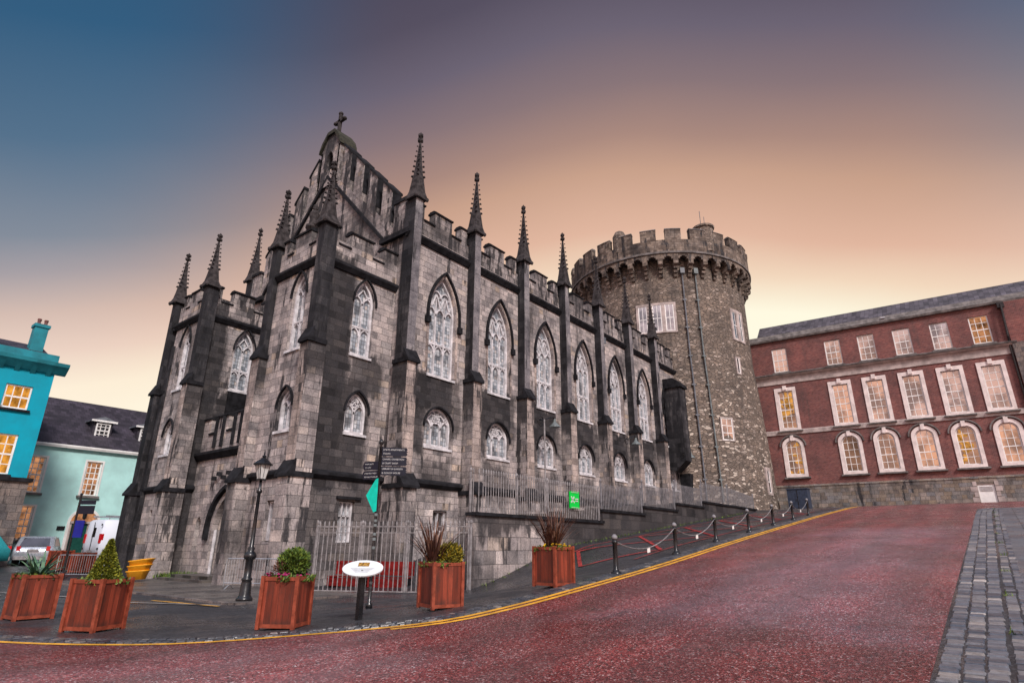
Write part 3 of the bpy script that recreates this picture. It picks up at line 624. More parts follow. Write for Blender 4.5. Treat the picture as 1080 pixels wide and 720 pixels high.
# sett gutter and slab pavement on the right
setts('gutter', [(-12, -21.95), (-6, -21.93), (12, -21.9), (27.5, -21.9), (30.6, -22.3)], -.74, 3, .225, .135, .035, .03)
setts('gutter', [(-12, -22.7), (-6, -22.68), (12, -22.66), (30.5, -22.7)], -.38, 2, .18, .2, .030, .03, .04)
xs = [-12+i*.5 for i in range(86)]
struct(fixn(sheet('pavement', [(x, -23.0) for x in xs], [(x, -34.) for x in xs], .035, 'slab', 22)))
struct(fixn(sheet('gutter_bed', [(x, -21.95) for x in xs], [(x, -23.1) for x in xs], .021, 'asphalt', 3)))
# stone footpath before the chapel front, with its kerb
fp = MB()
for i in range(30):
    for j in range(38):
        x, y = -4.6+i*.5, -5.0+j*.5
        if x >= .4: continue
        fp.box(x, x+.5, y, y+.5, -.1, .05)
struct(fp.build('footpath', 'flags'))
kb = MB(); kb.box(-4.78, -4.6, -5.0, 14, -.1, .062); kb.box(-4.6, .1, -5.16, -5.0, -.1, .062); struct(kb.build('kerb', 'granite'))
# markings painted on the plaza
def paint(name, segs, w, mat, lift=.03):
    m = MB()
    for a, b in segs:
        d = math.dist(a, b); n_ = max(1, int(d/.25)); px_, py_ = -(b[1]-a[1])/d*w/2, (b[0]-a[0])/d*w/2
        for k in range(n_):
            p, q = [(a[0]+(b[0]-a[0])*t_, a[1]+(b[1]-a[1])*t_) for t_ in (k/n_, (k+1)/n_)]
            c = [(p[0]+px_, p[1]+py_), (p[0]-px_, p[1]-py_), (q[0]-px_, q[1]-py_), (q[0]+px_, q[1]+py_)]
            m.face([(x, y, G(x, y)+lift) for x, y in c])
    o = m.build(name, mat, fix=False); return struct(fixn(o))
dm = []
for k in range(5):
    x0 = 5.2+k*5.6
    dm += [((x0, -10.7), (x0+2.7, -8.9)), ((x0+2.7, -8.9), (x0+5.6, -10.7)), ((x0, -10.7), (x0+2.7, -12.6)), ((x0+2.7, -12.6), (x0+5.6, -10.7))]
paint('road_marking', dm, .15, 'redpaint'); paint('road_marking', [((5.4, -8.75), (33, -8.75)), ((5.4, -12.75), (33, -12.75))], .07, 'redpaint')
paint('road_marking', [((-6.3, -2.2), (-5.0, -5.1)), ((-7.7, 5.5), (-6.1, -1.6)), ((-8.6, -1.5), (-7.2, 3.2))], .13, 'whitepaint')
paint('road_marking', [((-5.6, -2.0), (-5.2, -5.4))], .1, 'yellowline')
# ------------------------------------------------------------------ chapel
ch = thing('chapel', 'grey gothic stone chapel with crocketed pinnacles, battlements and traceried windows', 'chapel')
TW = 15.65; A = -.7; NF = 4.56; NB = 38.6; CT, CN = 14.75, 17.9
TX = [('R', 0., 3.97), ('L', 11.9, 15.6)]
def cornice(mb, O, u, n, u0, u1, z, h=.3, out=.24):
    mb.prism([(0, z-h), (out*.35, z-h), (out, z-.08), (out, z+.05), (0, z+.16)], O, n, Z, u, u0, u1)
def battlement(parent, O, u, n, segs, z0, zc, zm, mat='ashlar', th=.5):
    """segs: (u0,u1,is_merlon)"""
    m = MB(); cp = MB(); O, u, n = Vector(O), Vector(u), Vector(n)
    a, b = segs[0][0], segs[-1][1]; m.prism([(0, z0), (0, zc), (-th, zc), (-th, z0)], O-n*.02, n, Z, u, a, b)
    for u0, u1, k in segs:
        top = zm if k else zc
        if k: m.prism([(0, zc+.002), (0, zm), (-th, zm), (-th, zc+.002)], O-n*.02, n, Z, u, u0, u1)
        e = .05 if k else -.0
        cp.prism([(.07, top), (.09, top+.08), (-.1, top+.2), (-th+.1, top+.2), (-th-.09, top+.08), (-th-.07, top)], O-n*.02, n, Z, u, u0-e, u1+e)
    m.build('parapet', mat, parent); cp.build('coping', 'mould', parent)
# --- tower blocks
for nm, y0, y1 in TX:
    m = MB(); cx = y0+1.62 if nm == 'R' else y0+1.95
    holes = [arch(1.2, 13.2, 14.35, cx, 10.4), arch(1.2, 7.65, 8.5, cx, 6.55), [(cx-.42, 1.8), (cx+.42, 1.8), (cx+.42, 3.5), (cx-.42, 3.5)]]
    wall(m, (0, 0, 0), Y, -X, [(y0, -.3), (y1, -.3), (y1, 16.0), (y0, 16.0)], holes); m.build('front_wall', 'ashlar', ch)
    gothic(ch, (0, 0, 0), Y, -X, cx, 1.2, 10.4, 13.2, 14.35, 2, transom=11.85, hood=.5)
    gothic(ch, (0, 0, 0), Y, -X, cx, 1.2, 6.55, 7.65, 8.5, 2, hood=.5)
    w_ = MB(); ribbon(w_, [(cx-.36, 1.86), (cx+.36, 1.86), (cx+.36, 3.44), (cx-.36, 3.44), (cx-.36, 1.8)], (0, 0, 0), Y, -X, .1, .16, .3); ribbon(w_, [(cx, 1.86), (cx, 3.44)], (0, 0, 0), Y, -X, .05, .18, .3)
    wo_ = w_.build('window', 'trac', ch); gg = MB(); wall(gg, (.3, 0, 0), Y, -X, holes[2]); gg.build('glass', 'leaded', wo_)
    # side wall facing -y
    m = MB(); yy = y0; cx = 2.65
    if nm == 'R':
        holes = [arch(1.26, 13.2, 14.4, cx, 10.42), arch(1.26, 7.65, 8.56, 2.75, 6.62), [(2.3, 1.75), (3.14, 1.75), (3.14, 3.55), (2.3, 3.55)]]
        wall(m, (0, yy, 0), X, -Y, [(0, -.3), (NF, -.3), (NF, 16.0), (0, 16.0)], holes, uvo=.3); m.build('side_wall', 'tower_side', ch)
        gothic(ch, (0, yy, 0), X, -Y, cx, 1.26, 10.42, 13.2, 14.4, 2, transom=11.9, hood=.5); gothic(ch, (0, yy, 0), X, -Y, 2.75, 1.26, 6.62, 7.65, 8.56, 2, circle=True, hood=.5)
        w_ = MB(); ribbon(w_, [(2.36, 1.81), (3.08, 1.81), (3.08, 3.49), (2.36, 3.49), (2.36, 1.75)], (0, yy, 0), X, -Y, .1, .16, .3)
        for q in (2.6, 2.84): ribbon(w_, [(q, 1.81), (q, 3.49)], (0, yy, 0), X, -Y, .05, .18, .3)
        ribbon(w_, [(2.36, 2.9), (3.08, 2.9)], (0, yy, 0), X, -Y, .06, .18, .3)
        wo_ = w_.build('window', 'trac', ch); gg = MB(); wall(gg, (0, yy+.3, 0), X, -Y, holes[2]); gg.build('glass', 'leaded', wo_)
        lb = MB(); lb.box(2.1, 3.4, -.12, .02, 3.62, 3.74); lb.build('drip_stone', 'mould', ch)
    else:
        wall(m, (0, yy, 0), X, -Y, [(0, -.3), (NF, -.3), (NF, 16.0), (0, 16.0)], [arch(1.25, 13.1, 14.4, 2.7, 10.55)], uvo=.3); m.build('side_wall', 'flank', ch)
        gothic(ch, (0, yy, 0), X, -Y, 2.7, 1.25, 10.55, 13.1, 14.4, 2, transom=11.8, hood=.5)
        cb = MB(); cb.prism([(0, 10.4), (.28, 10.35), (.2, 9.9), (0, 9.0)], (2.7, yy, 0), -Y, Z, X, -.6, .6); cb.prism([(0, 9.6), (.16, 9.5), (0, 8.5)], (2.7, yy, 0), -Y, Z, X, -.22, .22); cb.build('corbel', 'mould', ch)
    m = MB(); wall(m, (0, y1, 0), X, Y, [(0, -.3), (NF, -.3), (NF, 16.0), (0, 16.0)]); m.build('side_wall', 'ashlar', ch)
    rf = MB(); rf.box(.1, NF, y0+.1, y1-.1, 15.0, 15.1); rf.build('roof', 'lead', ch)
    c = MB(); cornice(c, (0, 0, 0), Y, -X, y0-.2, y1+.2, CT); cornice(c, (0, y0, 0), X, -Y, -.2, NF, CT); cornice(c, (0, y1, 0), X, Y, -.2, NF, CT); c.build('cornice', 'mould', ch)
    c = MB()
    for z in (4.65,): cornice(c, (0, 0, 0), Y, -X, y0-.15, y1+.15, z, .22, .2); cornice(c, (0, y0, 0), X, -Y, -.15, NF, z, .22, .2); cornice(c, (0, y1, 0), X, Y, -.15, NF, z, .22, .2)
    c.build('string_course', 'mould', ch)
    d = y1-y0
    battlement(ch, (0, 0, 0), Y, -X, [(y0+.3, y0+.75, 1), (y0+.75, y0+1.3, 0), (y0+1.3, y0+d-1.3, 1), (y0+d-1.3, y0+d-.75, 0), (y0+d-.75, y0+d-.3, 1)], CT+.15, 15.75, 16.65, 'parap')
    sg = [(.3, .8, 1), (.8, 1.55, 0), (1.55, 2.9, 1), (2.9, 3.65, 0), (3.65, NF-.02, 1)]
    battlement(ch, (0, y0, 0), X, -Y, sg, CT+.15, 15.75, 16.65, 'parap'); battlement(ch, (0, y1, 0), X, Y, sg, CT+.15, 15.75, 16.65)
def pinnacle(parent, c, a, w, zs, zt, name='pinnacle'):
    """shaft head with gablets, tall crocketed spirelet and finial, on axes a and its perpendicular"""
    m = MB(); a = Vector(a).normalized(); b = Z.cross(a); c = Vector((c[0], c[1], 0)); H = zt-zs
    prof = [(w/2, 0), (w/2+.13, .02), (w/2+.12, .14), (w*.52, H*.12), (w*.42, H*.24), (w*.36, H*.33), (w*.31, H*.36), (w*.22, H*.50), (w*.14, H*.68), (w*.07, H*.84), (w*.17, H*.855), (w*.18, H*.88), (w*.06, H*.90), (w*.14, H*.93), (w*.15, H*.955), (w*.03, H)]
    k = len(m.v)
    for r, z in prof:
        for i, j in ((-1, -1), (1, -1), (1, 1), (-1, 1)): m.v.append(tuple(c+a*i*r+b*j*r+Z*(zs+z)))
    for q in range(len(prof)-1):
        for j in range(4): n_ = (j+1) % 4; m.f.append([k+q*4+j, k+q*4+n_, k+q*4+4+n_, k+q*4+4+j]); m.mi.append(0)
    m.f.append([k+(len(prof)-1)*4+j for j in range(4)]); m.mi.append(0)
    gh = H*.24
    for s_, ax, bx in ((1, a, b), (-1, a, b), (1, b, a), (-1, b, a)):     # gablets
        m.prism([(-w*.62, .05), (w*.62, .05), (w*.62, .14), (0, gh), (-w*.62, .14)], c+Z*zs, bx, Z, ax*s_, w*.2, w*.52)
        m.obox(c+Z*(zs+gh)+ax*s_*w*.36, ax, bx, Z, .06, .06, -.06, .2)
    for i, j in ((-1, -1), (1, -1), (1, 1), (-1, 1)):                       # corner heads and crockets
        m.lathe(c+a*i*(w/2+.1)+b*j*(w/2+.1)+Z*(zs+.02), [(.04, -.08), (.10, 0), (.10, .1), (.03, .18)], 6)
        for q in range(7):
            z = H*(.34+.075*q); r = w*.36*(1-(z/H-.2)/.78)+.05; sz = .066*(1-.07*q)
            p = c+a*i*r+b*j*r+Z*(zs+z); m.hexa([p+Vector(v)*sz for v in ((-1, -1, -.7), (1, -1, -.7), (1, 1, -.7), (-1, 1, -.7), (-.6, -.6, .8), (.6, -.6, .8), (.6, .6, .8), (-.6, .6, .8))])
    for ax in (a, b):
        for s_ in (-1, 1):
            for z, r in ((H*.875, w*.2), (H*.945, w*.17)): p = c+ax*s_*r+Z*(zs+z); m.obox(p, a, b, Z, .05, .05, -.06, .08)
            for q in range(5): z = H*(.36+.1*q); r = w*.30*(1-(z/H-.2)/.8); p = c+ax*s_*r+Z*(zs+z); m.obox(p, a, b, Z, .038, .038, -.04, .06)
    return m.build(name, 'spire', parent)
def buttress(o, out, half, stages, mats, top_z, tip, side=None, root=-.3, grow=(.16, .08, 0.)):
    """stages: (z0, z1, projection); slopes between; out = unit outward"""
    out = Vector(out).normalized(); tan = Z.cross(out); o = Vector(o); m = MB(); cap = MB()
    bt = None
    for i, (z0, z1, pr_) in enumerate(stages):
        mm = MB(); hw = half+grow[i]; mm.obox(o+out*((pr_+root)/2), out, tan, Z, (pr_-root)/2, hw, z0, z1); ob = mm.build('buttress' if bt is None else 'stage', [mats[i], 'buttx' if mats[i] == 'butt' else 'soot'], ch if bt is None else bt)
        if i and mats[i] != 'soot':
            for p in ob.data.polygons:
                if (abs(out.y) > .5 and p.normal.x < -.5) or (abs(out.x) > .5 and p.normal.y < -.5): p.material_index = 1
        if bt is None: bt = ob
        if i < len(stages)-1:
            nx = stages[i+1][2]; cap.prism([(nx-.02, z1+.72), (nx-.02, z1-.02), (pr_+.12, z1-.02), (pr_+.12, z1+.1)], o, out, Z, tan, -hw-.08, hw+.08)
            nh = half+grow[i+1]; [cap.prism([(root, z1-.02), (nx+.02, z1-.02), (nx+.02, z1+.2), (root, z1+.2)], o, out, Z, tan, *q) for q in ((-hw-.07, -nh-.001), (nh+.001, hw+.07))]
    loose(cap, 'weathering', 'mould', bt)
    if tip:
        pr_ = stages[-1][2]; pinnacle(bt, o+out*(pr_-half), out, half*2+.08, top_z, tip)
    return bt
S2 = 1/math.sqrt(2)
for (x, y) in ((0, -.1), (0, 4.1), (0, 11.8), (0, 16.1)):
    buttress((x, y, 0), (-1, 0, 0), .25, [(-.3, 4.35, .66), (4.35, 10.3, .44), (10.3, 16.4, .28)], ['soot', 'soot', 'soot'] if y > 16 else ['low', 'butt', 'soot'], 16.4, 20.15, root=-.45)
buttress((.25, 15.6, 0), (0, 1, 0), .34, [(-.3, 4.35, 1.75), (4.35, 10.3, 1.15), (10.3, 13.4, .55)], ['soot', 'soot', 'soot'], 13.4, 0)
# --- porch between the tower blocks
PX = 1.1; m = MB(); pc = 7.85
door_h = arch(2.3, 2.35, 4.05, pc, -.2); nich = arch(.55, 2.7, 3.1, 10.6, 1.3); nich2 = arch(.55, 2.7, 3.1, 5.1, 1.3)
wall(m, (PX, 0, 0), Y, -X, [(3.97, -.3), (11.9, -.3), (11.9, 6.4), (3.97, 6.4)], [door_h, nich, nich2], reveal=.8); po = m.build('porch', 'ashlar', ch)
m = MB(); m.box(PX+.8, PX+.9, pc-1.3, pc+1.3, -.2, 4.2); d_ = m.build('door', 'oak', po)
m = MB()
for yy in (pc-1.0, pc-.8, pc+.8, pc+1.0): m.tube([(PX+.15+.2*(abs(yy-pc) < .9), yy, -.1), (PX+.15+.2*(abs(yy-pc) < .9), yy, 2.4)], .08, 8)
loose(m, 'column', 'trac', po)
m = MB(); ribbon(m, [(pc+1.5, 1.9)]+arch(3.0, 2.35, 4.5, pc, None, 10)+[(pc-1.5, 1.9)], (PX, 0, 0), Y, -X, .2, -.22, .0)
for i in range(7): m.obox((PX-.15, pc-1.5+i*.5, 5.0+.2*(i % 2)), Y, X, Z, .09, .1, -.1, .1)
m.build('hood_mould', 'mould', po)
m = MB(); m.box(PX+.6, PX+.7, 10.2, 11, 1.2, 3.2); m.box(PX+.6, PX+.7, 4.7, 5.5, 1.2, 3.2); m.build('niche_back', 'trac', po)
m = MB(); cornice(m, (PX, 0, 0), Y, -X, 4.0, 11.9, 6.45, .35, .3); m.build('cornice', 'mould', po)
battlement(po, (PX, 0, 0), Y, -X, [(3.98, 4.6, 1), (4.6, 5.2, 0), (5.2, 6.6, 1), (6.6, 7.2, 0), (7.2, 8.5, 1), (8.5, 9.1, 0), (9.1, 10.5, 1), (10.5, 11.1, 0), (11.1, 11.88, 1)], 6.6, 7.5, 8.4)
m = MB()
for y in (5.5, 6.3, 7.5, 8.2, 9.4, 10.2): m.obox((PX-.08, y, 0), Y, X, Z, .05, .07, 6.7, 8.4)
loose(m, 'rib', 'mould', po)
m = MB(); m.box(PX+.01, NF, 3.98, 11.89, 6.3, 6.45); m.build('roof', 'lead', po)
m = MB(); m.box(PX-1.7, PX, 5.5, 10.2, -.1, .16); m.box(PX-1.3, PX, 5.9, 9.8, .16, .3); m.build('step', 'flags', po)
# --- nave front with stepped gable
m = MB(); GY = 7.8
gw = [(A, -.3), (2*GY-A, -.3), (2*GY-A, 18.4), (2*GY-.6, 18.6), (GY+1.3, 24.3), (GY-1.3, 24.3), (.6, 18.6), (A, 18.4)]
wall(m, (NF, 0, 0), Y, -X, gw, [arch(4.2, 12.5, 15.8, GY, 9.)], reveal=.5); m.prism([(p[0], p[1]) for p in gw[1:3]+gw[3:]], (NF, 0, 0), Y, Z, X, .65, .8); m.build('gable_wall', 'gable', ch)
gothic(ch, (NF, 0, 0), Y, -X, GY, 4.2, 9., 12.5, 15.8, 5, transom=11.2, rd=.5, t=.1)
m = MB(); mk_ = MB()
for s_ in (-1, 1):
    f_ = lambda y: GY+s_*(GY-y)
    for k in range(4):      # raking merlons
        ya, yb = .95+k*1.5, .95+k*1.5+.9; za, zb = 19.75+(ya-.3)*1.06, 19.75+(yb-.3)*1.06
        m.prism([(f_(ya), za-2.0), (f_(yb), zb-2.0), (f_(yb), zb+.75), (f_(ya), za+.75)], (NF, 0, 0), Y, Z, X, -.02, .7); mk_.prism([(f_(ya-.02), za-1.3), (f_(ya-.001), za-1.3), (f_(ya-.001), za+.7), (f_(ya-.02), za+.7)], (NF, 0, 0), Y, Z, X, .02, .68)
    m.prism([(f_(A), 18.0), (f_(.6), 18.0), (f_(.6), 20.05), (f_(A), 20.05)], (NF, 0, 0), Y, Z, X, -.03, .9)
loose(m, 'merlon', 'parap', ch); loose(mk_, 'merlon_side_shade', 'mould', ch)  # thin dark slabs put the shade of the merlon sides into the colour
m = MB()
for s_ in (-1, 1):
    f_ = lambda y: GY+s_*(GY-y)
    m.prism([(f_(1.4), 18.0), (f_(1.4), 18.25), (f_(GY+.0), 25.2), (f_(GY+.0), 24.85), ], (NF, 0, 0), Y, Z, -X, 0, .16)
    m.prism([(f_(A-.2), 17.75), (f_(1.5), 17.75), (f_(1.5), 18.05), (f_(A-.2), 18.05)], (NF, 0, 0), Y, Z, -X, 0, .24)
    m.prism([(f_(A-.08), 20.05), (f_(.68), 20.05), (f_(.6), 20.25), (f_(A), 20.25)], (NF, 0, 0), Y, Z, X, -.1, 1.)
    for k in range(4):
        ya, yb = .95+k*1.5-.04, .95+k*1.5+.94; za, zb = 19.75+(ya-.3)*1.06+.75, 19.75+(yb-.3)*1.06+.75
        m.prism([(f_(ya), za), (f_(yb), zb), (f_(yb), zb+.18), (f_(ya), za+.18)], (NF, 0, 0), Y, Z, X, -.1, .75)
m.build('drip_moulding', 'mould', ch)
# bellcote, cross, statue
m = MB(); wall(m, (NF-.15, 0, 0), Y, -X, [(GY-1.05, 24.3), (GY+1.05, 24.3), (GY+1.05, 27.3), (GY+.35, 28.4), (GY-.35, 28.4), (GY-1.05, 27.3)], [arch(.8, 26.3, 27.1, GY, 25.5)], reveal=.5)
m.box(NF+.8, NF+.95, GY-1.05, GY+1.05, 24.3, 27.3); m.box(NF-.15, NF+.95, GY-1.05, GY-.9, 24.3, 27.3); m.box(NF-.15, NF+.95, GY+.9, GY+1.05, 24.3, 27.3); m.box(NF+.3, NF+.8, GY-.9, GY+.9, 25, 27)
bc = m.build('bellcote', 'parap', ch)
m = MB(); m.prism([(GY-1.2, 27.25), (GY-.4, 28.42), (GY+.4, 28.42), (GY+1.2, 27.25), (GY+1.16, 27.5), (GY+.95, 28.0), (GY+.4, 28.7), (GY-.4, 28.7), (GY-.95, 28.0), (GY-1.16, 27.5)], (NF, 0, 0), Y, Z, X, -.3, 1.1); m.build('cap', 'moss', bc)
m = MB(); cx_, cy_ = NF+.3, GY; m.lathe((cx_, cy_, 28.5), [(.3, 0), (.22, .15), (.1, .3), (.09, .6)], 8)
m.box(cx_-.1, cx_+.1, cy_-.1, cy_+.1, 29.0, 30.5); m.box(cx_-.1, cx_+.1, cy_-.5, cy_+.5, 29.75, 29.97)
for dy, dz in ((-.5, 29.86), (.5, 29.86), (0, 30.5)): m.lathe((cx_, cy_+dy, dz-.15), [(.04, 0), (.17, .1), (.17, .2), (.04, .32)], 8)
m.build('cross', 'spire', bc)
m = MB(); m.lathe((NF-.35, GY+.7, 20.9), [(.15, 0), (.45, .35), (.45, .5)], 8); m.lathe((NF-.3, GY+.7, 21.4), [(.32, 0), (.28, .5), (.34, .9), (.2, 1.15), (.1, 1.2), (.17, 1.3), (.18, 1.5), (.08, 1.65)], 10); m.build('statue', 'spire', ch)
# --- nave side walls
for side, yw, nn in ((0, A, -Y), (1, 2*GY-A, Y)):
    m = MB(); holes = []
    for k in range(7):
        cx = 7.5+BAY*k; holes += [arch(2.05, 13.9, 16.15, cx, 10.3), arch(2.0, 7.55, 8.5, cx, 6.5)]
    for k in range(3): cx = 7.9+BAY*k; holes.append([(cx-.5, 2.3), (cx+.5, 2.3), (cx+.5, 3.35), (cx-.5, 3.35)])
    wall(m, (0, yw, 0), X, nn, [(NF, -.3), (NB+3, -.3), (NB+3, 18.2), (NF, 18.2)], holes, reveal=.4, uvo=.17); m.build('side_wall', 'nave', ch)
    for k in range(7):
        cx = 7.5+BAY*k
        gothic(ch, (0, yw, 0), X, nn, cx, 2.05, 10.3, 13.9, 16.15, 3, transom=12.15, rd=.4, t=.1); gothic(ch, (0, yw, 0), X, nn, cx, 2.0, 6.5, 7.55, 8.5, 3, rd=.35, t=.085, circle=True, hood=.5)
    for k in range(3):
        cx = 7.9+BAY*k; w_ = MB(); ribbon(w_, [(cx-.45, 2.35), (cx+.45, 2.35), (cx+.45, 3.3), (cx-.45, 3.3), (cx-.45, 2.3)], (0, yw, 0), X, nn, .08, .15, .3); ribbon(w_, [(cx, 2.35), (cx, 3.3)], (0, yw, 0), X, nn, .05, .15, .3)
        wo_ = w_.build('window', 'trac', ch); gg = MB(); wall(gg, Vector((0, yw, 0))-nn*.3, X, nn, holes[14+k]); gg.build('glass', 'glass_dk', wo_)
    m = MB(); cornice(m, (0, yw, 0), X, nn, NF-.2, NB+3, CN, .34, .28); m.build('cornice', 'mould', ch)
    m = MB(); cornice(m, (0, yw, 0), X, nn, NF-.1, NB+3, 4.65, .24, .22); m.build('string_course', 'mould', ch)
    segs = []
    for k in range(7):
        a_ = B0+.42+BAY*k; segs += [(a_, a_+.5, 1), (a_+.5, a_+1.35, 0), (a_+1.35, a_+2.75, 1), (a_+2.75, a_+3.55, 0), (a_+3.55, a_+4.08, 1), (a_+4.08, a_+BAY, 0)]
    battlement(ch, (0, yw, 0), X, nn, segs, CN+.15, 19.1, 20.0, 'parap', .5)
    m = MB()
    for a_, b_, k in segs:
        if k: m.box(a_, b_, yw-.03 if side == 0 else yw-.5, yw+.5 if side == 0 else yw+.03, 19.3, 19.35)
    for k in range(8):
        if k == 7: continue
        buttress((B0+BAY*k, yw, 0), nn, .27, [(-.3, 4.2, 1.15), (4.2, 10.35, .8), (10.35, 19.85, .56)], ['low', 'butt', 'shaft'], 19.85, 24.45)
m = MB(); m.prism([(A+.4, 18.0), (GY, 22.5), (2*GY-A-.4, 18.0)], (0, 0, 0), Y, Z, X, NF+.9, NB+3); m.build('roof', 'slate', ch)
# rear turret with its dark cap
m = MB(); m.prism([(0, 8.4), (.5, 8.0), (1.55, 8.9), (1.55, 15.6), (0, 15.6)], (0, A, 0), -Y, Z, X, 36.4, 37.7); tu = m.build('turret', 'soot', ch)
m = MB(); m.prism([(-.1, 15.6), (1.7, 15.6), (1.7, 15.85), (1.0, 16.5), (-.1, 16.5)], (0, A, 0), -Y, Z, X, 36.25, 37.85); m.prism([(0, 8.0), (1.0, 8.0), (.8, 3.5), (0, 3.5)], (0, A, 0), -Y, Z, X, 38.4, 39.6); m.build('cap', 'mould', tu)
# rain pipes and wall lamps on the nave
for x in (B0+BAY*4+.75, B0+BAY*6+.75):
    m = MB(); m.tube([(x, A-.14, 4.8), (x, A-.14, 17.4)], .08, 8); m.box(x-.2, x+.2, A-.34, A-.02, 17.0, 17.5)
    for z in (6, 8.5, 11, 13.5, 16): m.box(x-.12, x+.12, A-.24, A-.02, z, z+.1)
    m.build('downpipe', 'lead', ch)
# ------------------------------------------------------------------ round tower
tw = thing('round_tower', 'great round medieval stone tower with corbelled battlements behind the chapel', 'tower')
TC = (47.4, 3.8)
def RT(z): return 9.38+max(0, min(1, (20-z)/16))**.8*.75
def cyl(mb, prof, n=120, a0=0., a1=360.):
    for i in range(n):
        b0, b1 = R(a0+(a1-a0)*i/n), R(a0+(a1-a0)*(i+1)/n)
        for (r0, z0), (r1, z1) in zip(prof, prof[1:]):
            P = lambda r, b, z: (TC[0]+r*math.cos(b), TC[1]+r*math.sin(b), z)
            u0, u1 = b0*9.6, b1*9.6; dz = 0 if abs(z1-z0) > .01 else abs(r1-r0)
            mb.face([P(r0, b0, z0), P(r0, b1, z0), P(r1, b1, z1), P(r1, b0, z1)], [(u0, z0), (u1, z0), (u1, z1+dz), (u0, z1+dz)])
m = MB(); zs = [0, 3, 5, 7, 9, 11, 13, 15, 17, 20, 30.3]; cyl(m, [(RT(z), z) for z in zs]); m.build('wall', 'rubble', tw, smooth=True)
m = MB(); RP = 10.3; dA = 8.8; A0 = -140.6   # arched parapet ring over corbels
NA = 41; dA = 360/NA
def ring_prof(mb, poly, a0, a1, nn_=1):      # radial polygon swept between two angles
    for i in range(nn_):
        b0, b1 = R(a0+(a1-a0)*i/nn_), R(a0+(a1-a0)*(i+1)/nn_)
        Q = [[(TC[0]+r*math.cos(b), TC[1]+r*math.sin(b), z) for r, z in poly] for b in (b0, b1)]; k = len(poly)
        for j in range(k):
            l = (j+1) % k; r_, z_ = poly[j]; r2, z2 = poly[l]; L_ = math.dist(poly[j], poly[l]); vv = z_ if abs(z2-z_) > .01 else z_+0.
            mb.face([Q[0][j], Q[1][j], Q[1][l], Q[0][l]], [(b0*9.6, z_), (b1*9.6, z_), (b1*9.6, z2 if abs(z2-z_) > .01 else z_+L_), (b0*9.6, z2 if abs(z2-z_) > .01 else z_+L_)])
        for q, s_ in ((Q[0], 1), (Q[1], -1)): mb.face(q[::s_], [(poly[j][0], poly[j][1]) for j in range(k)][::s_])
for i in range(NA):
    ac = A0+dA*i; hw = dA*.34
    for k in range(6):      # arch head made of thin wedges
        t0, t1 = -1+k/3, -1+(k+1)/3; zc_ = 29.4+.75*math.sqrt(max(0, 1-((t0+t1)/2)**2))
        ring_prof(m, [(RP-.5, zc_), (RP, zc_), (RP, 30.45), (RP-.5, 30.45)], ac+t0*hw, ac+t1*hw)
    ring_prof(m, [(9.3, 28.9), (RP, 29.3), (RP, 30.45), (9.3, 30.45)], ac+hw, ac+dA-hw, 1)
m.build('arcade', 'parstone', tw)
m = MB()
for i in range(NA):
    ac = A0+dA*i; hw = dA*.34
    for z, r in ((28.9, 9.98), (28.5, 9.74), (28.1, 9.56)): ring_prof(m, [(9.2, z), (r, z), (r+.05, z+.2), (r, z+.36), (9.2, z+.36)], ac+hw+.25, ac+dA-hw-.25)
m.build('corbel', 'parstone', tw)
m = MB(); cyl(m, [(9.4, 30.25), (9.41, 30.3)], 60); ring_prof(m, [(9.6, 30.45), (RP+.12, 30.45), (RP+.14, 30.62), (RP, 30.72), (9.6, 30.72)], 0, 360, 120); m.build('string_course', 'cornice', tw)
m = MB(); ring_prof(m, [(9.7, 30.72), (RP, 30.72), (RP, 32.05), (9.7, 32.05)], 0, 360, 120)
for k in range(25): a_ = -145.3+14.4*k; ring_prof(m, [(9.7, 32.052), (RP, 32.052), (RP, 33.25), (9.7, 33.25)], a_-4.55, a_+4.55, 4)
m.build('parapet', 'parstone', tw)
m = MB()
for k in range(25): a_ = -145.3+14.4*k; ring_prof(m, [(9.64, 33.25), (RP+.06, 33.25), (RP-.1, 33.42), (9.8, 33.42)], a_-4.7, a_+4.7, 4)
m.build('coping', 'cornice', tw)
m = MB(); cyl(m, [(.01, 30.8), (9.75, 30.8)], 48); m.build('roof', 'lead', tw)
def onT(a_, r, z): return Vector((TC[0]+r*math.cos(R(a_)), TC[1]+r*math.sin(R(a_)), z))
m = MB(); m.lathe(onT(-122.5, 9.4, 31), [(1.0, 0), (1.0, 2.9), (1.15, 2.95), (1.15, 3.15), (.8, 3.35), (.1, 3.4)], 14); m.build('turret', 'rubble', tw)
m = MB(); m.tube([onT(-124, 9.4, 34.2), onT(-124, 9.4, 36.2)], .035, 5); m.tube([onT(-121, 9.4, 34.2), onT(-121, 9.4, 35.6)], .03, 5); loose(m, 'aerial', 'lead', tw)
m = MB(); p_ = onT(-178.5, 9.6, 31.5); m.lathe(p_, [(.75, 0), (.75, 2.2), (.5, 2.7), (.1, 2.95)], 12); m.build('turret', 'rubble', tw)
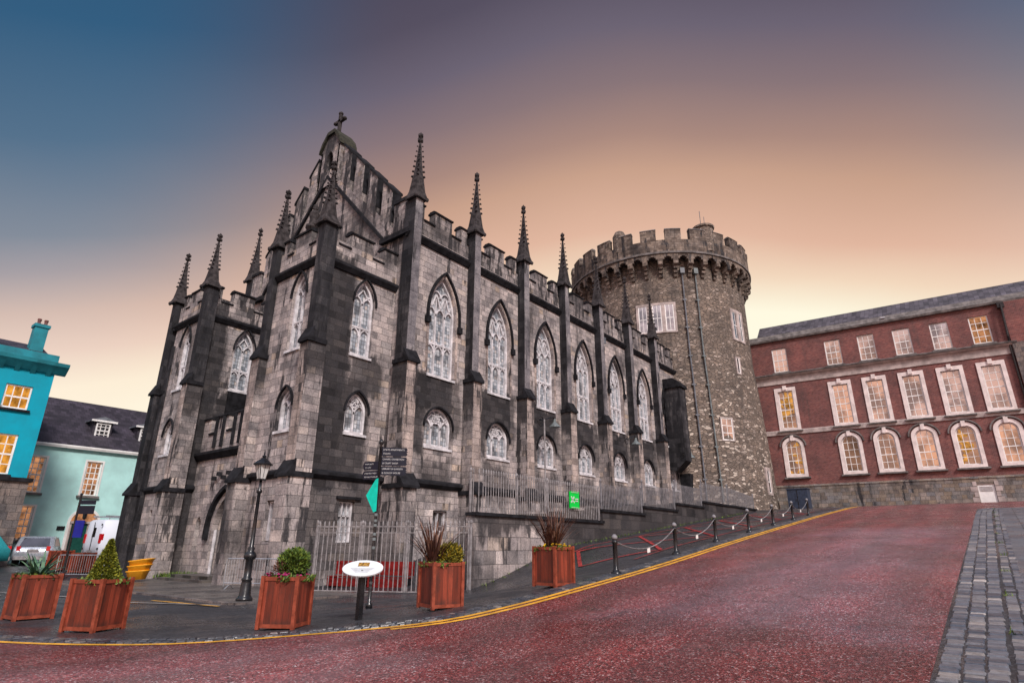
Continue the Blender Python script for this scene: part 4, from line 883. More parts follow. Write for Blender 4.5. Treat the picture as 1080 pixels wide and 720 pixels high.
def tower_window(ac, half_deg, z0, z1, cols, rows, r=None, arc_sur=.3):
    r = r or RT((z0+z1)/2); n_ = Vector((math.cos(R(ac)), math.sin(R(ac)), 0)); u_ = Z.cross(n_); w = 2*r*math.sin(R(half_deg)); O_ = Vector((TC[0], TC[1], 0))+n_*(r*math.cos(R(half_deg))+.03)
    s_ = MB(); wall(s_, O_+n_*.06, u_, n_, [(-w/2-arc_sur, z0-arc_sur*.7), (w/2+arc_sur, z0-arc_sur*.7), (w/2+arc_sur, z1+arc_sur), (-w/2-arc_sur, z1+arc_sur)], [[(-w/2, z0), (w/2, z0), (w/2, z1), (-w/2, z1)]], reveal=.12)
    for a_, b_ in ((-w/2-arc_sur, -1), (w/2+arc_sur, 1)): s_.face([O_+n_*.06+u_*a_+Z*(z0-arc_sur*.7), O_+n_*.06+u_*a_+Z*(z1+arc_sur), O_-n_*.5+u_*a_+Z*(z1+arc_sur), O_-n_*.5+u_*a_+Z*(z0-arc_sur*.7)], [(0, 0), (0, 3), (.5, 3), (.5, 0)])
    f_ = MB(); ribbon(f_, [(-w/2+.04, z0+.04), (w/2-.04, z0+.04), (w/2-.04, z1-.04), (-w/2+.04, z1-.04), (-w/2+.04, z0)], O_, u_, n_, .11, -.03, .06)
    for c in range(1, cols): x = -w/2+w*c/cols; ribbon(f_, [(x, z0), (x, z1)], O_, u_, n_, .05, -.02, .05)
    for c in range(1, rows): z = z0+(z1-z0)*c/rows; ribbon(f_, [(-w/2, z), (w/2, z)], O_, u_, n_, .06, -.02, .05)
    wn2 = f_.build('window', 'white', tw); s_.build('surround', 'band', wn2)
    g_ = MB(); wall(g_, O_+n_*.01, u_, n_, [(-w/2, z0), (w/2, z0), (w/2, z1), (-w/2, z1)]); g_.build('glass', 'glass', wn2)
for ac in (-167.0, -158.2, -150.7): tower_window(ac, 2.7, 22.2, 25.1, 2, 2, 9.38, .22)
tower_window(-103.5, 2.6, 22.0, 25.0, 2, 2, 9.38); tower_window(-98, 2.4, 22.0, 25.0, 2, 2, 9.38)
tower_window(-124.0, 3.6, 11.2, 13.3, 2, 3, None, .1); tower_window(-95, 1.6, 6.6, 8.7, 1, 2); tower_window(-107, 1.4, 18.2, 19.8, 1, 1, None, .15)
for ac, m_ in ((-141.0, 'lead'), (-132.6, 'teal_pipe')):
    m = MB(); m.tube([onT(ac, RT(z)+.18, z) for z in (5.5, 9, 13, 17, 20, 24, 28.6)], .075, 8)
    for z in (7.5, 10.5, 13.5, 16.5, 19.5, 22.5, 25.5): m.obox(onT(ac, RT(z)+.1, z), Vector((math.cos(R(ac)), math.sin(R(ac)), 0)), Vector((-math.sin(R(ac)), math.cos(R(ac)), 0)), Z, .14, .2, -.06, .06)
    m.obox(onT(ac, RT(28)+.25, 28.4), Vector((math.cos(R(ac)), math.sin(R(ac)), 0)), Vector((-math.sin(R(ac)), math.cos(R(ac)), 0)), Z, .2, .22, 0, .6)
    m.build('downpipe', m_, tw)
# ------------------------------------------------------------------ brick range
FB = Vector((52.36, -22.1, 0)); FU = Vector((.0832, -.99653, 0)).normalized(); FN = Z.cross(FU)
if FN.dot(CAM-FB) < 0: FN = -FN
br = thing('brick_building', 'long red brick Georgian range with white surrounds above a stone base', 'building')
S0, S1 = -20.0, 4.75
cs = [-14.4, -9.27, -6.25, -3.2, -.15, 2.88]
holes = []
for c in cs: holes += [[(c-.72, 19.42), (c+.72, 19.42), (c+.72, 22.05), (c-.72, 22.05)], [(c-.72, 13.35), (c+.72, 13.35), (c+.72, 17.28), (c-.72, 17.28)], arch(1.44, 11.45, 12.12, c, 8.65, 8, True)]
m = MB(); wall(m, FB, FU, FN, [(S0, 7.5), (S1, 7.5), (S1, 22.9), (S0, 22.9)], holes, reveal=.22); m.build('wall', 'brick', br)
m = MB(); wall(m, FB+FN*.12, FU, FN, [(S0, 3.5), (40, 3.5), (40, 7.45), (S0, 7.45)], [[(-.24, 4.97), (.95, 4.97), (.95, 6.95), (-.24, 6.95)]], reveal=.2); m.prism([(-.3, 7.45), (.18, 7.45), (.1, 7.62), (-.3, 7.62)], FB, FN, Z, FU, S0, 40); m.build('stone_base', 'base_stone', br)
m = MB(); m.prism([(-.12, 4.9), (-.06, 4.9), (-.06, 6.95), (-.12, 6.95)], FB+FN*.1, FN, Z, FU, -.24, .95); dr = m.build('door', 'white', br)
m = MB()
for k in range(4): m.prism([(-.055, 6.35+.11*k), (-.03, 6.35+.11*k), (-.03, 6.41+.11*k), (-.055, 6.41+.11*k)], FB+FN*.1, FN, Z, FU, -.1, .8)
m.build('vent', 'galv', dr)
m = MB()
for z in (5.0, 5.45, 5.9, 6.35, 6.8): 
    for a_, b_ in ((-.75 if int(z*20) % 2 else -.55, -.26), (.97, 1.45 if int(z*20) % 2 else 1.25)): m.prism([(0, z), (.03, z), (.03, z+.4), (0, z+.4)], FB+FN*.12, FN, Z, FU, a_, b_)
m.build('quoins', 'band', br)
P_ = lambda a: FB+FN*a
m = MB(); m.prism([(0, 12.72), (.1, 12.72), (.1, 13.12), (0, 13.2)], FB, FN, Z, FU, S0, S1); m.prism([(0, 18.1), (.08, 18.1), (.08, 18.75), (.34, 18.9), (.38, 19.0), (0, 19.0)], FB, FN, Z, FU, S0, S1+.3); m.build('band', 'band', br)
m = MB(); m.prism([(0, 19.0), (.45, 19.0), (.5, 19.12), (0, 19.3)], FB, FN, Z, FU, S0, S1+.35); m.prism([(-.4, 22.9), (.25, 22.9), (.3, 23.1), (.2, 23.2), (.0, 23.65), (-.4, 23.65)], FB, FN, Z, FU, S0, 40); m.build('cornice', 'cornice', br)
m = MB(); m.prism([(-.4, 23.4), (-3.6, 25.9), (-9, 25.9), (-9, 23.4)], FB, FN, Z, FU, -16.6, 40); m.build('roof', 'slate2', br)
m = MB(); m.prism([(-9, 3), (-8.8, 3), (-8.8, 24), (-9, 24)], FB, FN, Z, FU, S0, 40); m.build('rear_wall', 'brick', br)
m = MB()
for s_ in (-.5, 7.2): m.prism([(-3.6, 25.5), (-3.6, 27.2), (-4.8, 27.2), (-4.8, 25.5)], FB, FN, Z, FU, s_+9, s_+10.5)
loose(m, 'chimney', 'brick', br)
def sash(parent, O, u, n, cx, w, z0, z1, cols, rows, glass, frame='white', archd=False, rd=.16, t=.045, meet=True):
    f_ = MB(); out = arch(w, z1-.67 if archd else z1, z1, cx, z0, 8, True) if archd else [(cx-w/2, z0), (cx+w/2, z0), (cx+w/2, z1), (cx-w/2, z1)]
    ins = [(cx+(p[0]-cx)*(1-.1/w), z0+.05+(p[1]-z0)*(1-.1/(z1-z0))) for p in out]; ribbon(f_, ins+[ins[0], ins[1]][:1], O, u, n, .11, rd-.06, rd+.03)
    for c in range(1, cols): x = cx-w/2+w*c/cols; top = z1 if not archd else z1-.67+.67*math.sqrt(1-((x-cx)/(w/2))**2); ribbon(f_, [(x, z0), (x, top-.02)], O, u, n, t, rd-.03, rd+.02)
    for c in range(1, rows): z = z0+(z1-z0)*c/rows; ribbon(f_, [(cx-w/2, z), (cx+w/2, z)], O, u, n, t*(1.9 if meet and c == rows//2 else 1), rd-.035, rd+.02)
    wn2 = f_.build('window', frame, parent); g_ = MB(); wall(g_, Vector(O)-Vector(n)*(rd+.015), u, n, out); g_.build('pane', glass, wn2); return wn2
for i, c in enumerate(cs):
    w1 = sash(br, FB, FU, FN, c, 1.44, 19.42, 22.05, 3, 4, 'amber2' if i == 5 else 'glass')
    w2 = sash(br, FB, FU, FN, c, 1.44, 13.35, 17.28, 3, 6, 'lit_part' if i == 0 else 'glass'); w3 = sash(br, FB, FU, FN, c, 1.44, 8.65, 12.12, 3, 5, 'lit_part' if i == 0 else ('glass_dk' if i == 1 else ('lit_part' if i == 4 else 'glass')), archd=True)
    m = MB(); o_ = [(c-1.03, 13.1), (c+1.03, 13.1), (c+1.03, 17.65), (c-1.03, 17.65)]; wall(m, P_(.09), FU, FN, o_, [[(c-.72, 13.35), (c+.72, 13.35), (c+.72, 17.28), (c-.72, 17.28)]], reveal=.1); m.prism([(0, 17.35), (.2, 17.4), (.2, 17.85), (0, 17.85)], P_(0.), FN, Z, FU, c-.17, c+.17)
    for a_ in (-1.03, 1.03): m.prism([(0, 13.1), (.089, 13.1), (.089, 17.65), (0, 17.65)], P_(0.), FN, Z, FU, c+a_-.002, c+a_+.002)
    m.build('surround', 'pinkwhite', w2)
    m = MB(); outr = arch(2.05, 11.5, 12.42, c, 8.4, 8, True); wall(m, P_(.09), FU, FN, outr, [arch(1.44, 11.45, 12.12, c, 8.65, 8, True)], reveal=.1); m.prism([(0, 12.0), (.2, 12.05), (.2, 12.6), (0, 12.6)], P_(0.), FN, Z, FU, c-.16, c+.16); m.build('surround', 'pinkwhite', w3)
    m = MB(); ribbon(m, arch(2.4, 11.5, 12.6, c, None, 8, True), FB, FU, FN, .12, -.2, 0); m.build('hood_mould', 'cornice', w3)
    m = MB(); m.prism([(0, 19.22), (.22, 19.25), (.22, 19.36), (0, 19.4)], FB, FN, Z, FU, c-.9, c+.9); m.build('sill', 'cornice', w1); m = MB(); m.prism([(0, 12.95), (.28, 12.98), (.28, 13.1), (0, 13.14)], FB, FN, Z, FU, c-1.2, c+1.2); m.build('sill', 'cornice', w2); m = MB(); m.prism([(0, 8.22), (.24, 8.25), (.24, 8.38), (0, 8.42)], FB, FN, Z, FU, c-1.2, c+1.2); m.build('sill', 'cornice', w3)
# projecting end pavilion
pv = FB+FN*.35; m = MB(); wall(m, pv, FU, FN, [(S1, 7.62), (40, 7.62), (40, 13.15), (S1, 13.15)]); wall(m, pv, FU, FN, [(S1, 19.0), (40, 19.0), (40, 22.9), (S1, 22.9)]); m.prism([(-.35, 7.62), (0, 7.62), (0, 22.9), (-.35, 22.9)], pv, FN, Z, FU, S1-.001, S1+.002); m.build('pavilion', 'brick', br)
m = MB(); wall(m, pv+FN*.03, FU, FN, [(S1, 13.15), (40, 13.15), (40, 19.0), (S1, 19.0)]); m.build('pavilion_stone', 'granite', br)
m = MB(); m.tube([P_(.5)+FU*4.72+Z*22.7, P_(.5)+FU*4.6+Z*19.6, P_(.2)+FU*4.6+Z*19.0, P_(.2)+FU*4.6+Z*7.7], .09, 8); m.box(0, 0, 0, 0, 0, 0); m.prism([(.1, 22.4), (.45, 22.4), (.45, 22.9), (.1, 22.9)], FB, FN, Z, FU, 4.45, 4.95); m.build('downpipe', 'black', br)
m = MB(); m.prism([(.0, 23.3), (.28, 23.35), (.28, 23.5), (0, 23.5)], FB, FN, Z, FU, -4.6, -4.2); m.build('floodlight', 'galv', br)
# ------------------------------------------------------------------ turquoise and aqua houses
def sashes(parent, y, cx, w, z0, z1, cols, rows, glass): return sash(parent, (0, y, 0), X, -Y, cx, w, z0, z1, cols, rows, glass, rd=.14, t=.05)
bh = thing('turquoise_house', 'bright turquoise rendered house with amber lit windows over a grey stone ground floor', 'house')
m = MB(); hl = [[(-6.7, 9.0), (-5.45, 9.0), (-5.45, 10.38), (-6.7, 10.38)], [(-6.85, 5.35), (-5.5, 5.35), (-5.5, 7.55), (-6.85, 7.55)]]
for d in (2.9, 5.8): hl += [[(a-d, b) for a, b in L] for L in hl[:2]]
wall(m, (0, 20, 0), X, -Y, [(-20, 5.2), (-4.62, 5.2), (-4.62, 11.5), (-20, 11.5)], hl, reveal=.2); m.face([(-4.62, 20, 5.2), (-4.62, 30, 5.2), (-4.62, 30, 11.5), (-4.62, 20, 11.5)]); m.build('wall', 'turq', bh, fix=False)
for i, L in enumerate(hl): sashes(bh, 20, (L[0][0]+L[1][0])/2, L[1][0]-L[0][0], L[0][1], L[2][1], 3, 2 if i % 2 == 0 else 4, 'amber' if i < 2 else 'glass'); 
m = MB()
for L in hl: m.box(L[0][0]-.12, L[1][0]+.12, 19.86, 20, L[0][1]-.14, L[0][1]-.02)
m.build('sill', 'mould', bh)
m = MB(); m.box(-20, -4.5, 19.85, 29, -.2, 5.0); m.build('ground_floor', 'granite', bh); m = MB(); m.box(-20, -4.35, 19.7, 29.1, 5.0, 5.2); m.build('string_course', 'mould', bh)
m = MB(); m.prism([(0, 11.3), (.15, 11.35), (.55, 11.75), (.6, 11.95), (0, 12.0)], (0, 20, 0), -Y, Z, X, -20, -4.1)
for k in range(14): m.prism([(0, 11.15), (.4, 11.6), (.4, 11.7), (0, 11.7)], (0, 20, 0), -Y, Z, X, -4.95-.75*k-.12, -4.95-.75*k+.12)
m.build('cornice', 'turqd', bh); m = MB(); m.box(-20, -4.6, 20.0, 20.4, 12.0, 12.5); m.box(-5.0, -4.6, 20.4, 30, 11.5, 12.5); m.build('parapet', 'turqd', bh)
m = MB(); m.prism([(20.3, 12.2), (24.5, 14.0), (29, 12.2)], (0, 0, 0), Y, Z, X, -20, -4.7); m.build('roof', 'slate', bh)
m = MB(); m.box(-5.65, -4.95, 22.7, 23.4, 12.4, 14.8); m.box(-5.72, -4.88, 22.63, 23.47, 14.8, 15.0); c_ = m.build('chimney', 'turqd', bh)
m = MB()
for q in (-5.48, -5.12): m.lathe((q, 23, 15.0), [(.12, 0), (.09, .2), (.12, .32), (.11, .4)], 8)
loose(m, 'chimney_pot', 'brick', c_)
gh = thing('aqua_house', 'pale aqua rendered house with slate roof and white dormers behind the parked van', 'house')
m = MB(); cxs = [-2.75, .6, 3.95, 7.3]; hl = []
for c in cxs: hl.append([(c-.48, 4.93), (c+.48, 4.93), (c+.48, 7.25), (c-.48, 7.25)])
hl.append([(-3.2, 1.95), (-2.25, 1.95), (-2.25, 4.05), (-3.2, 4.05)]); hl.append([(3.5, 1.95), (4.45, 1.95), (4.45, 4.05), (3.5, 4.05)]); dh = arch(1.7, 3.1, 3.95, .75, .5, 8, True)
wall(m, (0, 27, 0), X, -Y, [(-14, -.2), (14, -.2), (14, 8.0), (-14, 8.0)], hl+[dh], reveal=.2); m.build('wall', 'aqua', gh)
for i, L in enumerate(hl): sashes(gh, 27, (L[0][0]+L[1][0])/2, L[1][0]-L[0][0], L[0][1], L[2][1], 3, 6 if i < 4 else 5, 'amber2')
m = MB()
for L in hl: wall(m, (0, 26.96, 0), X, -Y, [(L[0][0]-.12, L[0][1]-.02), (L[1][0]+.12, L[0][1]-.02), (L[1][0]+.12, L[2][1]+.12), (L[0][0]-.12, L[2][1]+.12)], [L], reveal=.06)
m.build('surround', 'white', gh); m = MB()
for L in hl: m.box(L[0][0]-.2, L[1][0]+.2, 26.82, 27, L[0][1]-.16, L[0][1]-.02)
m.build('sill', 'cornice', gh)
m = MB(); m.box(-.1, 1.05, 27.15, 27.2, .5, 3.1); dd = m.build('door', 'door_green', gh); m = MB(); ribbon(m, [(-.15, .5)]+arch(1.8, 3.1, 4.0, .75, None, 8, True)[::-1]+[(1.65, .5)], (0, 27, 0), X, -Y, .16, -.05, .12); m.build('surround', 'white', dd)
m = MB(); wall(m, (0, 27.16, 0), X, -Y, [(a, max(b, 3.1)) for a, b in dh]); m.build('fanlight', 'amber2', dd); m = MB(); m.box(-.15, 1.65, 27.05, 27.16, 3.05, 3.2); m.box(1.05, 1.55, 27.1, 27.2, .5, 3.05); m.tube([(1.2, 27.0, .5), (1.2, 27.0, 3.0)], .09, 8); m.tube([(.0, 27.0, .5), (.0, 27.0, 3.0)], .09, 8); m.build('column', 'band', dd)
m = MB(); m.tube([(.55+.12, 26.8, 3.35), (.68, 26.8, 3.9)], .02, 4); m.lathe((.65, 26.75, 3.3), [(.02, 0), (.13, .1), (.15, .5), (.02, .65)], 6); m.build('lantern', 'black', dd)
m = MB(); m.box(-.75, -.3, 26.93, 27, 2.6, 2.85); m.build('nameplate', 'black', gh)
m = MB(); m.prism([(26.75, 8.0), (26.7, 8.15), (26.72, 8.22), (27.2, 8.25), (27.2, 8.0)], (0, 0, 0), Y, Z, X, -14, 14); m.build('gutter', 'white', gh)
m = MB(); m.prism([(26.85, 8.2), (32, 12.3), (37.2, 8.2)], (0, 0, 0), Y, Z, X, -14, 14); m.build('roof', 'slate', gh)
m = MB(); m.box(-14, 14, 36.9, 37, 0, 8.2); m.build('rear_wall', 'aqua', gh)
for cx in (.95, 3.95, -7.0):
    m = MB(); m.box(cx-.62, cx+.62, 28.35, 30.5, 9.0, 10.35); dm_ = m.build('dormer', 'slate', gh); m = MB(); m.prism([(-.85, 10.35), (.85, 10.35), (.85, 10.45), (0, 10.75), (-.85, 10.45)], (cx, 28.2, 0), X, Z, Y, 0, 3.2); m.build('hood', 'lead', dm_)
    m = MB(); m.box(cx-.85, cx+.85, 28.1, 28.2, 10.32, 10.46); m.build('fascia', 'white', dm_); sash(dm_, (0, 28.3, 0), X, -Y, cx, .95, 9.15, 10.25, 3, 4, 'glass', rd=-.02)
# ------------------------------------------------------------------ retaining wall with stepped railing
rw = thing('retaining_wall', 'dark damp stepped retaining wall below the chapel ramp', 'wall')
steps = [(3.0, 12.45, 2.86, 4.33), (12.45, 17.05, 3.42, 4.69), (17.05, 21.5, 3.82, 5.04), (21.5, 25.88, 4.24, 5.42), (25.88, 31.0, 4.6, 5.85), (31.0, 37.0, 4.62, 5.72)]
WY = -7.5
m = MB()
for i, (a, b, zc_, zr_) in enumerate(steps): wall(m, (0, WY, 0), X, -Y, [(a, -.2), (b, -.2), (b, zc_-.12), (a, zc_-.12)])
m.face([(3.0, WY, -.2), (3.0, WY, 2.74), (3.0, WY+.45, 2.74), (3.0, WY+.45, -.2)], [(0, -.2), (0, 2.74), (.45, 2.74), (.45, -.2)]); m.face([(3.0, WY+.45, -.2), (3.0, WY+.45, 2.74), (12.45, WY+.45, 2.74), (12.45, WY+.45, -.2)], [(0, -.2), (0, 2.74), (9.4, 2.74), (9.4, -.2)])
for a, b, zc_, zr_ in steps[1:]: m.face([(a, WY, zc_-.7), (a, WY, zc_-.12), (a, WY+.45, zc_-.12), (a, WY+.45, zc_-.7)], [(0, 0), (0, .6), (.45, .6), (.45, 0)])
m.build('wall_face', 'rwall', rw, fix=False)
m = MB()
for a, b, zc_, zr_ in steps: m.box(a-.05, b+.02, WY-.1, WY+.45, zc_-.12, zc_); 
m.build('coping', 'mould', rw)
m = MB()
for a, b, zc_, zr_ in steps[1:]: m.box(a+.02, b, WY+.42, A+.02, zc_-3, zc_-.1)
m.build('walkway', 'flags', rw)
def railing(name, label, pts, z0s, z1s, spear, gap=.155, post=None, mat='iron_dk', group=None, ball=False):
    rl = thing(name, label, 'railing', group, (pts[0][0], pts[0][1], z0s[0])); off = Vector((pts[0][0], pts[0][1], z0s[0]))
    b_ = MB(); r_ = MB(); p_ = MB()
    for i in range(len(pts)-1):
        a, c = Vector(pts[i]+(0,)), Vector(pts[i+1]+(0,)); L_ = (c-a).length; n_ = max(1, int(L_/gap)); za, zb = z0s[i], z0s[i+1]; ta, tb = z1s[i], z1s[i+1]
        for k in range(n_):
            t_ = (k+.5)/n_; p = a.lerp(c, t_)-off; z0 = za+(zb-za)*t_; z1 = ta+(tb-ta)*t_; b_.tube([(p.x, p.y, z0+.03), (p.x, p.y, z1-.02)], .019, 5)
            if spear: r_.lathe((p.x, p.y, z1), [(.02, 0), (.03, .03), (.028, .09), (.034, .1), (.004, .2)], 5)
        for dz0, dz1 in ((za+.06, zb+.06), (ta, tb)): r_.bar(Vector((a.x, a.y, dz0))-off, Vector((c.x, c.y, dz1))-off, .05, .035)
        if ta-za > 2: r_.bar(Vector((a.x, a.y, ta-.22))-off, Vector((c.x, c.y, tb-.22))-off, .04, .03)
    for i, q in enumerate(pts):
        if post is None or i in post: p = Vector(q+(0,))-off; p_.obox((p.x, p.y, 0), X, Y, Z, .035, .035, z0s[i]-off.z*0, z1s[i]+.06-off.z*0); p_.lathe((p.x, p.y, z1s[i]+.06), [(.02, 0), (.055, .04), (.055, .1), (.01, .16)], 6)
    for mb in (b_, r_, p_): mb.v = [(x, y, z-off.z) for x, y, z in mb.v] 
    # points given relative in xy, absolute in z; shift z
    b_.build('bar_panel', mat, rl); loose(r_, 'rail', mat, rl); loose(p_, 'post', mat, rl); return rl
def railing_abs(*a, **k): return railing(*a, **k)
# rails: bars carry absolute z inside the builder, so bars' vertices are re-based above
_b = MB.bar
rails = []
for i, (a, b, zc_, zr_) in enumerate(steps):
    ords = ['with the green board, beside the chapel corner', 'second section up, short and stepped', 'third section up, mid ramp', 'fourth section up the ramp', 'fifth section, level with the dark turret', 'last section, nearest the round tower']
    nseg = max(2, round((b-a)/2.2)); pts = [(a+.12+(b-a-.2)*k/nseg, WY+.12) for k in range(nseg+1)]
    if i == 0: pts = [(3.1, WY+.34), (3.25, WY+.2), (3.5, WY+.12)]+[(3.5+(12.3-3.5)*k/4, WY+.12) for k in range(1, 5)]
    railing('railing', 'grey iron railing on the retaining wall, '+ords[i], pts, [zc_]*len(pts), [zr_]*len(pts) if i < 5 else [zr_+.2-.32*k/(len(pts)-1) for k in range(len(pts))], i == 0, mat='iron_dk' if i else 'iron', group='stepped railing sections on the ramp wall', post=[0, 3, 4, 6] if i == 0 else [0, nseg])
railing('iron_fence', 'tall pale iron fence with spear tops before the chapel yard', [(-.14, -2.19), (.75, -3.8), (1.6, -5.4), (2.75, -7.55)], [.02, .02, .02, .04], [2.35, 2.35, 2.35, 2.35], True, gap=.17, mat='iron', post=[0, 1, 2, 3])
tag(bpy.data.objects['iron_fence'], cat='fence')
# green board on the railing
m = MB(); gx0, gz0 = 9.5, 3.32; m.box(gx0, gx0+.8, WY-.02, WY+.02, gz0, gz0+.76); gs = tag(m.build('notice_board', 'green_sign'), 'bright green board with white emblem hung on the ramp railing', 'sign')
m = MB(); yq = WY-.03
def stroke(mb, a, b, w=.07): mb.bar((a[0], yq, a[1]), (b[0], yq, b[1]), w, .02, (0, 1, 0))
stroke(m, (gx0+.1, gz0+.25), (gx0+.36, gz0+.52)); stroke(m, (gx0+.1, gz0+.52), (gx0+.36, gz0+.25)); stroke(m, (gx0+.44, gz0+.43), (gx0+.68, gz0+.43), .05); stroke(m, (gx0+.44, gz0+.34), (gx0+.68, gz0+.34), .05); stroke(m, (gx0+.1, gz0+.04), (gx0+.7, gz0+.04), .02); stroke(m, (gx0+.1, gz0+.72), (gx0+.7, gz0+.72), .02)
m.build('emblem', 'ink', gs)
# ------------------------------------------------------------------ bollards and chains
BP = [(1.52, -14.2), (6.45, -13.85), (10.91, -13.65), (15.56, -13.55), (20.2, -13.4), (24.3, -13.4), (28.6, -13.3)]
def mk_bollard():
    r = thing('bollard', '', 'bollard', 'black bollards along the ramp')
    m = MB(); m.lathe((0, 0, 0), [(.15, -.05), (.15, .05), (.10, .08), (.085, .12), (.07, .14), (.066, .82), (.09, .84), (.09, .87), (.06, .89), (.06, .93)], 14); m.build('post', 'black', r, True)
    m = MB(); m.lathe((0, 0, 0), [(.06, .925), (.085, .95), (.085, 1.0), (.05, 1.05), (.01, 1.07)], 12); m.build('cap', 'iron_dk', r, True); return r
b0 = mk_bollard(); nth = ['nearest the grassy planter, first of the chain', 'second up the slope from the grassy planter', 'third up the slope from the grassy planter', 'fourth up the slope, midway to the tower', 'fifth up the slope, before the tower pipes', 'sixth up the slope, before the tower foot', 'last up the slope, beside the blue cabinet']
for i, (x, y) in enumerate(BP):
    o = b0 if i == 0 else copy_tree(b0); o.location = (x, y, G(x, y)); o['label'] = 'black bollard with metal cap, '+nth[i]
for i in range(6):
    a = Vector(BP[i]+(G(*BP[i])+.88,)); c = Vector(BP[i+1]+(G(*BP[i+1])+.88,)); m = MB(); sag = .42
    pts = [a.lerp(c, k/24)-Z*sag*4*(k/24)*(1-k/24) for k in range(25)]; o_ = pts[12]
    for p, q in zip(pts, pts[1:]):
        for h in (0, .5):
            pa, pb = p.lerp(q, h), p.lerp(q, h+.55); m.tube([pa-o_, pb-o_], .017, 4)
    r = thing('chain', 'pale sagging chain with white tag, '+['from first to second bollard', 'from second to third bollard', 'from third to fourth bollard', 'from fourth to fifth bollard', 'from fifth to sixth bollard', 'between the two farthest bollards'][i], 'chain', 'chains between the bollards', o_)
    m.build('links', 'iron', r); m = MB(); t_ = (c-a).normalized(); m.obox((0, 0, -.07), t_, Z.cross(t_).normalized(), Z, .1, .01, -.07, .07); m.build('tag', 'white', r)
# ------------------------------------------------------------------ planters and plants
def mk_planter():
    r = thing('planter', '', 'planter', 'square timber planters'); s_ = .36
    m = MB()
    for k in range(4):
        an = k*PI/2; n_ = Vector((math.cos(an), math.sin(an), 0)); t_ = Z.cross(n_); m.obox(n_*(s_-.02), t_, n_, Z, s_-.04, .02, .03, .94)
    pn_ = m.build('panel', 'wood', r)
    m = MB()
    for i, j in ((-1, -1), (1, -1), (1, 1), (-1, 1)): m.box(i*s_-.036, i*s_+.036, j*s_-.036, j*s_+.036, 0, .98)
    loose(m, 'corner_post', 'post', r)
    m = MB()
    for k in range(4):
        an = k*PI/2; n_ = Vector((math.cos(an), math.sin(an), 0)); t_ = Z.cross(n_)
        for z0, z1 in ((.03, .10), (.89, .96)): m.obox(n_*(s_-.012), t_, n_, Z, s_-.043, .03, z0, z1)
    m.build('rail', 'post', r); m = MB(); m.box(-s_+.06, s_-.06, -s_+.06, s_-.06, .7, .88); m.build('soil', 'soil', r); return r
PL = [(-9.13, -8.18, 27, 'dark orange timber planter holding the clipped cone bush'), (-9.4, -4.85, 3, 'timber planter at the left edge holding spiky blue agave'), (-6.76, -11.2, 33, 'timber planter with round bush and purple flowers, beside the lamp post'), (-3.78, -12.62, -18, 'timber planter with bronze strap leaves and yellow shrub before the fence'), (-.6, -13.55, -6, 'timber planter with tall brown grass beside the first bollard')]
pl0 = mk_planter()
for i, (x, y, rz, lab) in enumerate(PL):
    o = pl0 if i == 0 else copy_tree(pl0); o.location = (x, y, G(x, y)+.0); o.rotation_euler = (0, 0, R(rz)); o['label'] = lab
for x, y, lab in ((-3.3, 15.6, 'red timber planter behind the steel barrier near the aqua house'), (-2.55, 14.7, 'red timber planter beside the rear of the white van')):
    o = copy_tree(pl0); o.location = (x, y, G(x, y)); o['label'] = lab
def leaves(mb, rnd, gen, n, l, w):
    for _ in range(n):
        p, d = gen(); d = Vector(d).normalized(); s_ = d.cross(Vector((rnd.uniform(-1, 1), rnd.uniform(-1, 1), rnd.uniform(-1, 1)))).normalized(); ll = l*rnd.uniform(.6, 1.3); ww = w*rnd.uniform(.7, 1.2); p = Vector(p); nrm = d.cross(s_)*ll*.15
        mb.face([p-s_*ww*.2, p+d*ll*.5-s_*ww*.5+nrm, p+d*ll, p+d*ll*.5+s_*ww*.5+nrm])
def blades(mb, rnd, n, L, w, spread, droop, base=.08):
    for _ in range(n):
        a = rnd.uniform(0, 2*PI); tilt = rnd.uniform(.05, 1)**.7*spread; l = L*rnd.uniform(.65, 1.1); p = Vector((rnd.uniform(-base, base), rnd.uniform(-base, base), 0)); h = Vector((math.cos(a), math.sin(a), 0)); s_ = Z.cross(h); k = 6; pts = []
        for i in range(k+1): t_ = i/k; an = tilt+droop*t_*t_*tilt; pts.append(p+h*math.sin(an)*l*t_+Z*math.cos(an)*l*t_)
        for i in range(k):
            w0 = w*(1-(i/k)**2)*.5+.002; w1 = w*(1-((i+1)/k)**2)*.5+.001; mb.face([pts[i]-s_*w0, pts[i]+s_*w0, pts[i+1]+s_*w1, pts[i+1]-s_*w1])
def plantbase(i): x, y = PL[i][:2]; return (x, y, G(x, y)+.86)
rnd = random.Random(5)
def sphere_gen(c, r, sq=1.):
    def g_():
        while True:
            v = Vector((rnd.uniform(-1, 1), rnd.uniform(-1, 1), rnd.uniform(-1, 1)))
            if .25 < v.length < 1: break
        return Vector(c)+Vector((v.x*r, v.y*r, v.z*r*sq)), v+Z*.4+Vector((rnd.uniform(-.7, .7), rnd.uniform(-.7, .7), rnd.uniform(-.5, .5)))
    return g_
def cone_gen(h, r):
    def g_():
        t_ = rnd.random()**1.5; a = rnd.uniform(0, 2*PI); rr = r*(1-t_)*rnd.uniform(.8, 1.03)*(1+.1*math.sin(a*3+t_*9)); d = Vector((math.cos(a), math.sin(a), .4)); return Vector((rr*math.cos(a), rr*math.sin(a), h*t_)), d+Vector((rnd.uniform(-.8, .8), rnd.uniform(-.8, .8), rnd.uniform(-.5, .8)))
    return g_
